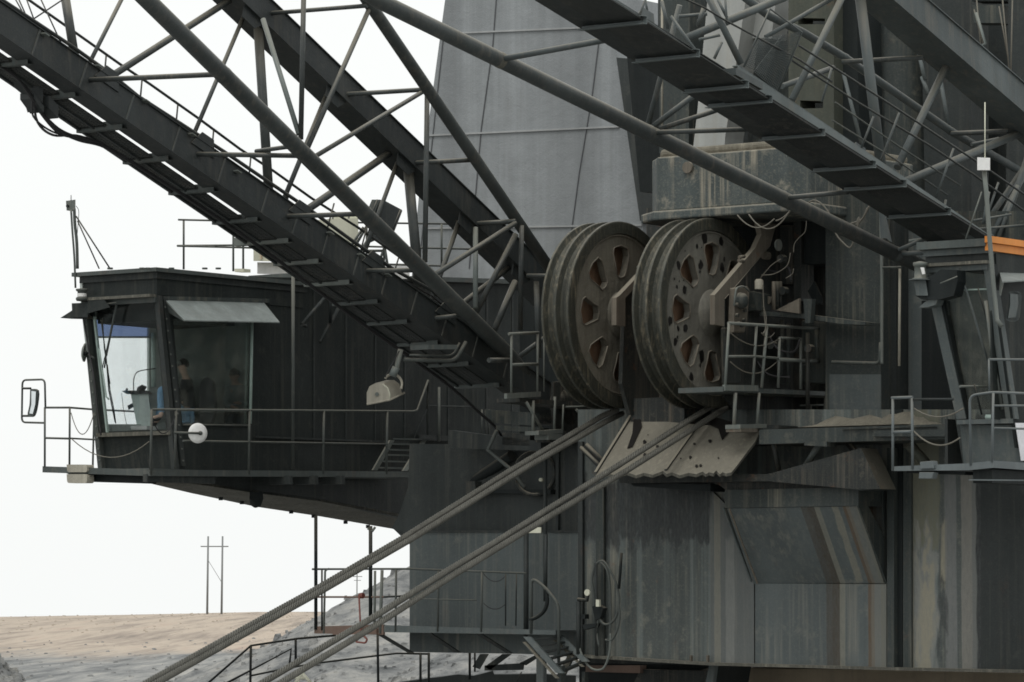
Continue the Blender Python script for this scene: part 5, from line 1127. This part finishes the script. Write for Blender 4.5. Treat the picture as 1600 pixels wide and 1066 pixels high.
# mast pole in front of the right cab
RM_=thing('antenna_mast','pale pole with white box on top standing in front of the right cab','antenna',PF(1566,560,-53.4))
T(RM_,'mast_tube',[PF(x,y,-53.4) for x,y in ((1537,262),(1541,300),(1546,370),(1551,430),(1558,500),(1565,510))],.035,'rail',8)
MB().hexa([PF(1527,266,-53.3),PF(1547,266,-53.3),PF(1547,265,-53.5),PF(1527,265,-53.5),PF(1527,246,-53.3),PF(1547,248,-53.3),PF(1547,247,-53.5),PF(1527,246,-53.5)]).build('white_box','white',RM_)
T(RM_,'whip',[PF(1539,248,-53.4),PF(1539,160,-53.4)],.010,'cream',6)
T(RM_,'brace_rod',[PF(1534,300,-53.4),PF(1509,373,-53.5)],.012,'rail',6)
# right deck and railing
WR=thing('cab_walkway','blue grey railed walkway in front of the right cab with hanging chains','walkway',PF(1480,735,-52.9))
fR=-52.9
MB().prism([PF(1395,729,fR),PF(1515,724,fR),PF(1552,720,fR),PF(1552,731,fR),PF(1512,735,fR),PF(1395,736,fR)],FV*-.02).build('deck_fascia','railb',WR)
lw=lat(PF(1552,725,fR)); zf=PF(1552,731,fR).z
MB().prism([PL(1552,720,lw),PL(1650,726,lw),PL(1650,738,lw),PL(1552,731,lw)],LV*-.02).build('deck_fascia','railb',WR)
MB().box(lat(PF(1395,730,fR)),lw-.03,fR-4,fR-.03,zf+.0,zf+.03).build('deck_plate','hulld',WR)
MB().box(lat(PF(1515,730,fR)),lw-.08,fR-4,fR-.1,zf-.22,zf-.02).build('deck_beam','dark',WR)
MB().beam(PF(1515,750,fR-.05),PF(1640,751,fR-.05),FV,ZV,.05,.02).build('beam_lip','railb',WR); MB().beam(PF(1425,737,fR-.3),PF(1516,740,fR-.3),FV,ZV,.3,.05).build('deck_joist','dark',WR)
def rr_(pts,w,m='railb',name='rail'): return T(WR,name,[PF(x,y,fR) for x,y in pts],w/2*mpp(61.5),m,8)
rr_([(1393,622),(1426,621)],5); rr_([(1396,675.5),(1424,674.5)],5); rr_([(1395,622),(1395,736)],4.5,name='rail_post'); rr_([(1425,622),(1426,733)],4.5,name='rail_post')
rr_([(1427,624),(1490,624)],4,'hulld'); T(WR,'rail',fillet([PF(1517,727,fR),PF(1515,618,fR),PF(1550,613,fR),PL(1640,616,lw)],.12),.02,'railb',8)
rr_([(1552,614),(1550,722)],4,name='rail_post')
T(WR,'rail',[PF(1553,634,fR),PL(1640,634,lw)],.016,'railb',8); T(WR,'rail',[PF(1553,669,fR),PL(1640,671,lw)],.016,'railb',8); T(WR,'rail',[PF(1545,562,fR-.4),PL(1640,562,lw-.2)],.02,'railb',8); T(WR,'rail_post',[PF(1545,562,fR-.4),PF(1546,612,fR-.4)],.014,'railb',8); T(WR,'rail',[PF(1500,604,fR-.8),PL(1640,604,lw-1)],.02,'rail',8)
T(WR,'safety_chain',sag(PF(1428,638,fR),PF(1505,638,fR),.13),.011,'wire',6); T(WR,'safety_chain',sag(PF(1428,674,fR),PF(1500,684,fR),.16),.013,'wire',6)
for pts in ([(1437,722),(1457,720),(1459,732),(1437,733)],[(1436,738),(1459,738),(1456,748),(1435,748)]): MB().prism([PF(x,y,fR+.05) for x,y in pts],FV*-.15).build('under_lamp','railb',WR,.01)

# ---------------------------------------------------------------- lower left stair platform
SP=thing('stair_platform','lower left platform with red brown base plate, thin rails and a hanging red pull handle','platform',PF(600,990,-57.6))
fs_=-57.6
def sp(pts,w,m='raild',name='rail',f=fs_): return T(SP,name,[PF(x,y,f) for x,y in pts],w/2*mpp(74),m,8)
MB().prism([PF(x,y,fs_) for x,y in ((491,979),(599,976),(599,992),(491,990))],FV*-.05).build('base_fascia','brown',SP)
MB().prism([PF(x,y,fs_+.05) for x,y in ((520,984),(588,983),(588,991),(520,992))],FV*-.04).build('base_plate','brown',SP)
MB().prism([PF(x,y,fs_) for x,y in ((600,977),(868,985),(868,992),(600,988))],FV*-.05).build('deck_fascia','hullp',SP)
MB().box(lat(PF(491,980,fs_)),lat(PF(868,985,fs_)),-59.0,fs_-.06,PF(600,986,fs_).z,PF(600,984,fs_).z).build('deck_plate','hulld',SP)
sp([(493.5,806),(493.5,984)],5.5,'dark','hanger_post'); sp([(579,822),(579,965)],6,'dark','hanger_post'); sp([(575,826),(582,830),(586,824)],4,'rail','clamp')
sp([(488,889.5),(640,889),(822,896)],3.2); sp([(490,933),(600,933)],3,'brown'); sp([(600,933),(636,931)],3,'dark'); sp([(640,936),(745,938)],2,'deck')
sp([(503,889),(503,985)],3,'dark','rail_post'); T(SP,'rail_post',fillet([PF(506,990,fs_),PF(508,891,fs_),PF(514,889,fs_)],.05),.02,'rail',8); sp([(586,892),(585,985)],4,'rail','rail_post'); sp([(597,891),(594,990)],5,'rail','rail_post')
for x,y0 in ((619,890),(685,892),(753,894)): sp([(x,y0),(x-1,987)],3.4,name='rail_post')
sp([(790,897),(790,978)],2,'dark','rail_post'); sp([(807,897),(806,978)],2,'dark','rail_post')
for a,b in (((590,989),(642,1020)),((668,988),(716,1020)),((748,990),(797,1021))): MB().beam(PF(*a,fs_-.1),PF(*b,fs_-.6),LV,FV,.12,.05).build('deck_brace','hulld',SP)
for a,b,s in (((755,896),(790,900),.12),((755,942),(790,944),.1)): T(SP,'safety_chain',sag(PF(*a,fs_),PF(*b,fs_),s),.008,'cable',5)
T(SP,'pull_rod',[PF(561,932,fs_+.1),PF(563,975,fs_+.1),PF(566,992,fs_+.1)],.018,'redp',6); T(SP,'pull_handle',fillet([PF(565,993,fs_+.1),PF(555,1003,fs_+.1),PF(571,1005,fs_+.1),PF(574,999,fs_+.1),PF(566,992,fs_+.1)],.05),.018,'redp',6)
T(SP,'valve_knob',[PF(562,931,fs_+.05),PF(568,931,fs_+.05)],.05,'redp',8)
T(SP,'stair_rail',fillet([PF(830,990,fs_),PF(830,902,fs_),PF(852,918,fs_),PF(873,945,fs_),PF(873,1035,fs_)],.15),.03,'raild',8); T(SP,'hanger_post',[PF(822,830,fs_-.2),PF(822,990,fs_-.2)],.045,'hulld',8); T(SP,'hanger_post',[PF(853,835,fs_-.2),PF(852,930,fs_-.2)],.035,'hulld',8)
T(SP,'cable_guard',smooth_path([PF(x,y,fs_) for x,y in ((853,920),(855,940),(850,955),(838,965),(828,968))],4),.035,'dark',8)
SS=thing('lower_stair','steep grey steel stair going down from the lower deck beside the hull','stair',PF(850,1050,-57.4))
for a,b in (((824,995),(876,1052)),((872,992),(916,1034))): MB().beam(PF(*a,-57.3 if a[0]<850 else -57.9),PF(*b,-57.1 if a[0]<850 else -57.7),LV,FV,.15,.05).build('stringer','hullp',SS); MB().beam(PF(a[0]-5,a[1]+8,-57.28 if a[0]<850 else -57.88),PF(b[0]-5,b[1]+8,-57.08 if a[0]<850 else -57.68),LV,FV,.03,.08).build('stringer_flange','apron',SS)
for i in range(6): 
    t=i/5; MB().beam(PF(828+48*t,1000+50*t,-57.4),PF(874+40*t,996+38*t,-57.8),FV,ZV,.2,.03).build('tread','hulld',SS)
pf(SS,'support_post',[(838,1026),(849,1026),(849,1080),(838,1080)],-58.2,.1,'hullp'); pf(SS,'support_post',[(872,1040),(878,1040),(876,1080),(870,1080)],-57.2,.1,'house'); MB().beam(PF(895,1020,-58),PF(876,1060,-57.6),LV,FV,.14,.05).build('support_brace','house',SS); pf(SS,'support_post',[(909,1050),(914,1050),(914,1080),(909,1080)],-58.2,.1,'house')
LH=thing('lower_walkway','thin black handrails at the bottom left in front of the grey spoil','railing',P(500,1100,77))
dd=76
for pts,w in (([(320,1072),(392,1009),(465,998),(500,995),(525,993)],3.5),([(392,1009),(391,1075)],4),([(462,998),(462,1036)],4),([(340,1075),(455,1014),(452,1042)],4),([(392,1056),(450,1044),(490,1037),(570,1027),(620,1021),(668,1022)],3),([(590,990),(591,1075)],4),([(657,1020),(657,1075)],4),([(670,1020),(670,1075)],4),([(734,1020),(734,1062)],4),([(742,1020),(742,1050)],3),([(815,1050),(803,1075)],2)): T(LH,'rail' if len(pts)>2 else 'rail_post',[P(x,y,dd) for x,y in pts],w/2*mpp(dd),'dark',8)
MB().prism([P(x,y,78) for x,y in ((590,1072),(640,1064),(716,1054),(740,1056),(760,1051),(770,1048),(772,1054),(840,1053),(900,1056),(900,1085),(590,1085))],Vector((0,1.0,0))).build('deck_edge','hulld',LH)
for q in ([(738,1042),(750,1022),(764,1022),(750,1046)],[(757,1042),(785,1022),(800,1022),(766,1047)],[(757,1040),(820,1036),(818,1047),(757,1048)],[(812,1036),(840,1022),(850,1022),(822,1040)]): MB().prism([P(x,y,77.5) for x,y in q],Vector((0,.15,0))).build('support_beam','hulld',LH)
for a,b in (((449,1063),(470,1046)),((456,1058),(476,1060)),((462,1048),(468,1072)),((476,1046),(460,1070)),((470,1050),(490,1072))): T(LH,'pale_bracket',[P(*a,75),P(*b,75)],.035,'cream',6)

# ---------------------------------------------------------------- cab interior and people
KO=thing('control_console','tapered grey green control console with black joystick inside the left cab','console',P(222,664,74.2))
kd=74.2
MB().hexa([P(214,666,kd),P(238,666,kd),P(240,664,kd+.5),P(218,664,kd+.5),P(204,615,kd),P(232,615,kd),P(236,614,kd+.5),P(208,614,kd+.5)]).build('console_body','console',KO,.01)
MB().hexa([P(198,616,kd-.05),P(236,616,kd-.05),P(238,614,kd+.55),P(200,614,kd+.55),P(190,611,kd-.05),P(232,611,kd-.05),P(236,610,kd+.55),P(196,610,kd+.55)]).build('console_top','boom',KO)
T(KO,'joystick',[P(197,611,kd),P(199,607,kd)],.02,'cable',8); MB().lathe(P(220,611,kd),ZV,[(0,.08),(.05,.07),(.08,.03),(.09,.001)],12).build('joystick_boot','cable',KO); T(KO,'lever',[P(216,608,kd),P(222,604,kd),P(228,607,kd)],.035,'cable',8)
T(KO,'lamp_arm',smooth_path([P(x,y,kd) for x,y in ((209,612),(209,594),(213,583),(222,579),(243,576))],4),.011,'cable',6)
MB().hexa([P(199,634,kd),P(207,630,kd),P(207,630,kd+.1),P(199,634,kd+.1),P(201,641,kd),P(209,636,kd),P(209,636,kd+.1),P(201,641,kd+.1)]).build('side_switch','cable',KO)
T(KO,'hanging_wire',[P(190,614,kd),P(193,640,kd),P(198,664,kd)],.005,'cable',4); MB().beam(P(208,669,kd-.1),P(238,669,kd-.1),FV,ZV,.3,.07).build('white_box','white',KO)
def skin(par,name,m,chains,root,sub=2):
    vs=[];rad=[];es=[];idx={}
    for ch in chains:
        prev=None
        for key,p,r in ch:
            if key and key in idx: i=idx[key]
            else:
                i=len(vs); vs.append(p-OFF[par.name]); rad.append(r)
                if key: idx[key]=i
            if prev is not None and prev!=i: es.append((prev,i))
            prev=i
    me=bpy.data.meshes.new(name); me.from_pydata(vs,es,[]); o=bpy.data.objects.new(name,me); COL.objects.link(o); o.parent=par if par.type=='EMPTY' or True else None
    me.materials.append(X[m]); OFF[o.name]=OFF[par.name]
    o.modifiers.new('skin','SKIN'); sk=me.skin_vertices[0].data
    for i,r in enumerate(rad): sk[i].radius=(r,r)
    sk[idx[root]].use_root=True; o.modifiers['skin'].use_smooth_shade=True
    s=o.modifiers.new('s','SUBSURF'); s.levels=sub; s.render_levels=sub; return o
def hand(w,dirv,sidev,key):
    palm=w+dirv*.07; ch=[[(key,w,.026),(None,palm,.03)]]; out=[]
    for i,(o,L) in enumerate(((-.028,.065),(-.009,.078),(.010,.072),(.028,.055))):
        b=w+dirv*.085+sidev*o; down=Vector((0,0,-.3)); out.append([(key+'f%d'%i,palm+sidev*o*.6,.018),(None,b+dirv*.01,.0095),(None,b+(dirv+down*.3)*L*.6,.009),(None,b+(dirv+down)*L,.008)])
        out[-1].insert(0,(key+'p',palm,.03))
    out.append([(key+'p',palm,.03),(None,w+dirv*.05-sidev*.045,.011),(None,w+dirv*.085-sidev*.06,.010)])
    return [[(key,w,.026),(key+'p',palm,.03)]]+out
def person(label,Jt,face,top,legs,hairlen,group=None):
    # Jt: dict of joints in 3-D
    root=thing('person',label,'person',Jt['pelvis'],group)
    J=Jt; hd=J['head']
    side=face.cross(ZV).normalized()
    ch=[[('pelvis',J['pelvis'],.15),('waist',J['pelvis'].lerp(J['chest'],.45),.13),('chest',J['chest'],.16),('neck',J['neck'],.06),('h0',hd-ZV*.05+face*.01,.075),('h1',hd+ZV*.04,.092)]]
    for s in 'LR':
        ch.append([('chest',J['chest'],.16),('sh'+s,J['sh'+s],.07),('el'+s,J['el'+s],.048),('wr'+s,J['wr'+s],.03)])
        dv=(J['wr'+s]-J['el'+s]).normalized(); sd=dv.cross(ZV).normalized()*(1 if s=='L' else -1); ch+=hand(J['wr'+s],dv,sd,'wr'+s)
        ch.append([('pelvis',J['pelvis'],.15),('hp'+s,J['hp'+s],.095),('kn'+s,J['kn'+s],.065),('an'+s,J['an'+s],.045),('toe'+s,J['an'+s]+face*.17-ZV*.05,.04)])
    b=skin(root,'body','skin',ch,'pelvis')
    # facial features
    mb=MB()
    mb.lathe(hd+face*.085-ZV*.012,face,[(0,.018),(.015,.013),(.022,.001)],8); mb.build('nose','skin',b)
    for s in (-1,1):
        MB().lathe(hd+face*.078+side*s*.033+ZV*.015,face,[(0,.014),(.008,.009),(.010,.001)],8).build('eye','hair',b)
        MB().lathe(hd+side*s*.088-face*.005,side*s,[(-.01,.03),(.008,.026),(.012,.001)],8).build('ear','skin',b)
        MB().beam(hd+face*.082+side*s*.018+ZV*.032,hd+face*.076+side*s*.05+ZV*.034,ZV,face,.008,.01).build('eyebrow','hair',b)
    MB().beam(hd+face*.08-side*.022-ZV*.05,hd+face*.08+side*.022-ZV*.05,ZV,face,.01,.01).build('mouth','redp',b)
    hv=[];n=14
    vs=[];fs=[]
    for i in range(8):
        th=math.pi*.62*i/7
        for j in range(n):
            ph=2*math.pi*j/n; dirv=(side*math.cos(ph)+(-face)*math.sin(ph)); k=.104*math.sin(th)+.002; zz_=.118*math.cos(th)
            if math.sin(ph)<-.2 and th>.95: zz_=.118*math.cos(.95); k=.100*math.sin(.95)
            vs.append(hd+ZV*(.035+zz_)+dirv*k-face*.012)
    for i in range(7):
        for j in range(n): fs.append((i*n+j,i*n+(j+1)%n,(i+1)*n+(j+1)%n,(i+1)*n+j))
    MB().add(vs,fs,True).build('hair','hair',root)
    tc=[[('pelvis',J['pelvis']+ZV*.02,.165),('w',J['pelvis'].lerp(J['chest'],.45),.155),('chest',J['chest'],.185),('n',J['neck']-ZV*.02,.075)]]
    for s in 'LR': tc.append([('chest',J['chest'],.185),('sh'+s,J['sh'+s],.085),('el'+s,J['el'+s],.063),('c'+s,J['el'+s].lerp(J['wr'+s],.93),.045)])
    skin(root,'jacket',top,tc,'pelvis')
    lg=[]
    for s in 'LR': lg.append([('pelvis',J['pelvis'],.168),('hp'+s,J['hp'+s],.108),('kn'+s,J['kn'+s],.08),('cu'+s,J['kn'+s].lerp(J['an'+s],.95),.062)])
    skin(root,'trousers',legs,lg,'pelvis')
    for s in 'LR': skin(root,'shoe','cable',[[('a',J['an'+s]-ZV*.02,.05),('b',J['an'+s]+face*.08-ZV*.06,.048),('c',J['an'+s]+face*.2-ZV*.065,.036)]],'a',1)
    return root
fa=(Vector((-1,-.35,0))).normalized()
p0=P(292,652,74.6)
def J(px,py,d): return P(px,py,d)
person('seated operator in blue jeans and dark jacket facing the front window of the left cab',dict(pelvis=J(293,652,74.4),chest=J(294,610,74.4),neck=J(290,588,74.3),head=J(286,573,74.2),shL=J(291,600,74.15),shR=J(292,600,74.75),elL=J(279,622,73.9),elR=J(280,622,74.95),wrL=J(258,619,74.0),wrR=J(262,618,74.8),hpL=J(290,652,74.25),hpR=J(290,652,74.6),knL=J(251,605,74.0),knR=J(254,625,74.6),anL=J(252,650,73.8),anR=J(246,658,74.5)),fa,'jacket','jeans',0)
CH=thing('operator_chair','dark high backed operator chair behind the seated operator in the left cab','chair',P(310,690,74.6))
MB().hexa([P(298,675,74.2),P(335,675,74.2),P(335,672,75),P(298,672,75),P(300,660,74.2),P(333,660,74.2),P(333,658,75),P(300,658,75)]).build('seat','jacket',CH,.03)
MB().prism(fillet([P(310,662,74.3),P(312,600,74.3),P(320,588,74.3),P(333,592,74.3),P(337,640,74.3),P(330,664,74.3)],.1),Vector((0,.55,0))).build('backrest','jacket',CH,.03)
T(CH,'pedestal',[P(316,675,74.6),P(316,722,74.6)],.06,'dark',10)
fb=Vector((-.35,-1,-.05)).normalized()
person('seated passenger with short dark hair and grey shirt looking towards the camera',dict(pelvis=J(374,650,75.6),chest=J(374,618,75.55),neck=J(368,601,75.5),head=J(366,588,75.45),shL=J(357,610,75.4),shR=J(388,610,75.6),elL=J(352,632,75.15),elR=J(391,634,75.35),wrL=J(364,636,75.0),wrR=J(374,630,75.05),hpL=J(368,652,75.5),hpR=J(381,652,75.6),knL=J(358,654,74.95),knR=J(376,656,75.0),anL=J(358,692,75.0),anR=J(378,693,75.0)),fb,'shirt','navy',0)
BE=thing('bench_seat','dark bench seat under the passenger at the back of the left cab','seat',P(378,700,75.8))
MB().hexa([P(350,700,75.3),P(398,700,75.3),P(398,698,76.1),P(350,698,76.1),P(350,662,75.3),P(398,662,75.3),P(398,660,76.1),P(350,660,76.1)]).build('seat_box','dark',BE); MB().hexa([P(350,662,76),P(398,662,76),P(398,662,76.1),P(350,662,76.1),P(352,615,76.05),P(397,615,76.05),P(397,615,76.15),P(352,615,76.15)]).build('backrest','jacket',BE)
PB=P(354,634,75.0); o=MB().hexa([PB,PB+Vector((.22,0,.03)),PB+Vector((.22,.15,.04)),PB+Vector((0,.15,.01))]+[p+ZV*.006 for p in (PB,PB+Vector((.22,0,.03)),PB+Vector((.22,.15,.04)),PB+Vector((0,.15,.01)))]).build('paper_sheet','paper'); tag(o,'pale sheet of paper held on the lap of the seated passenger','paper')
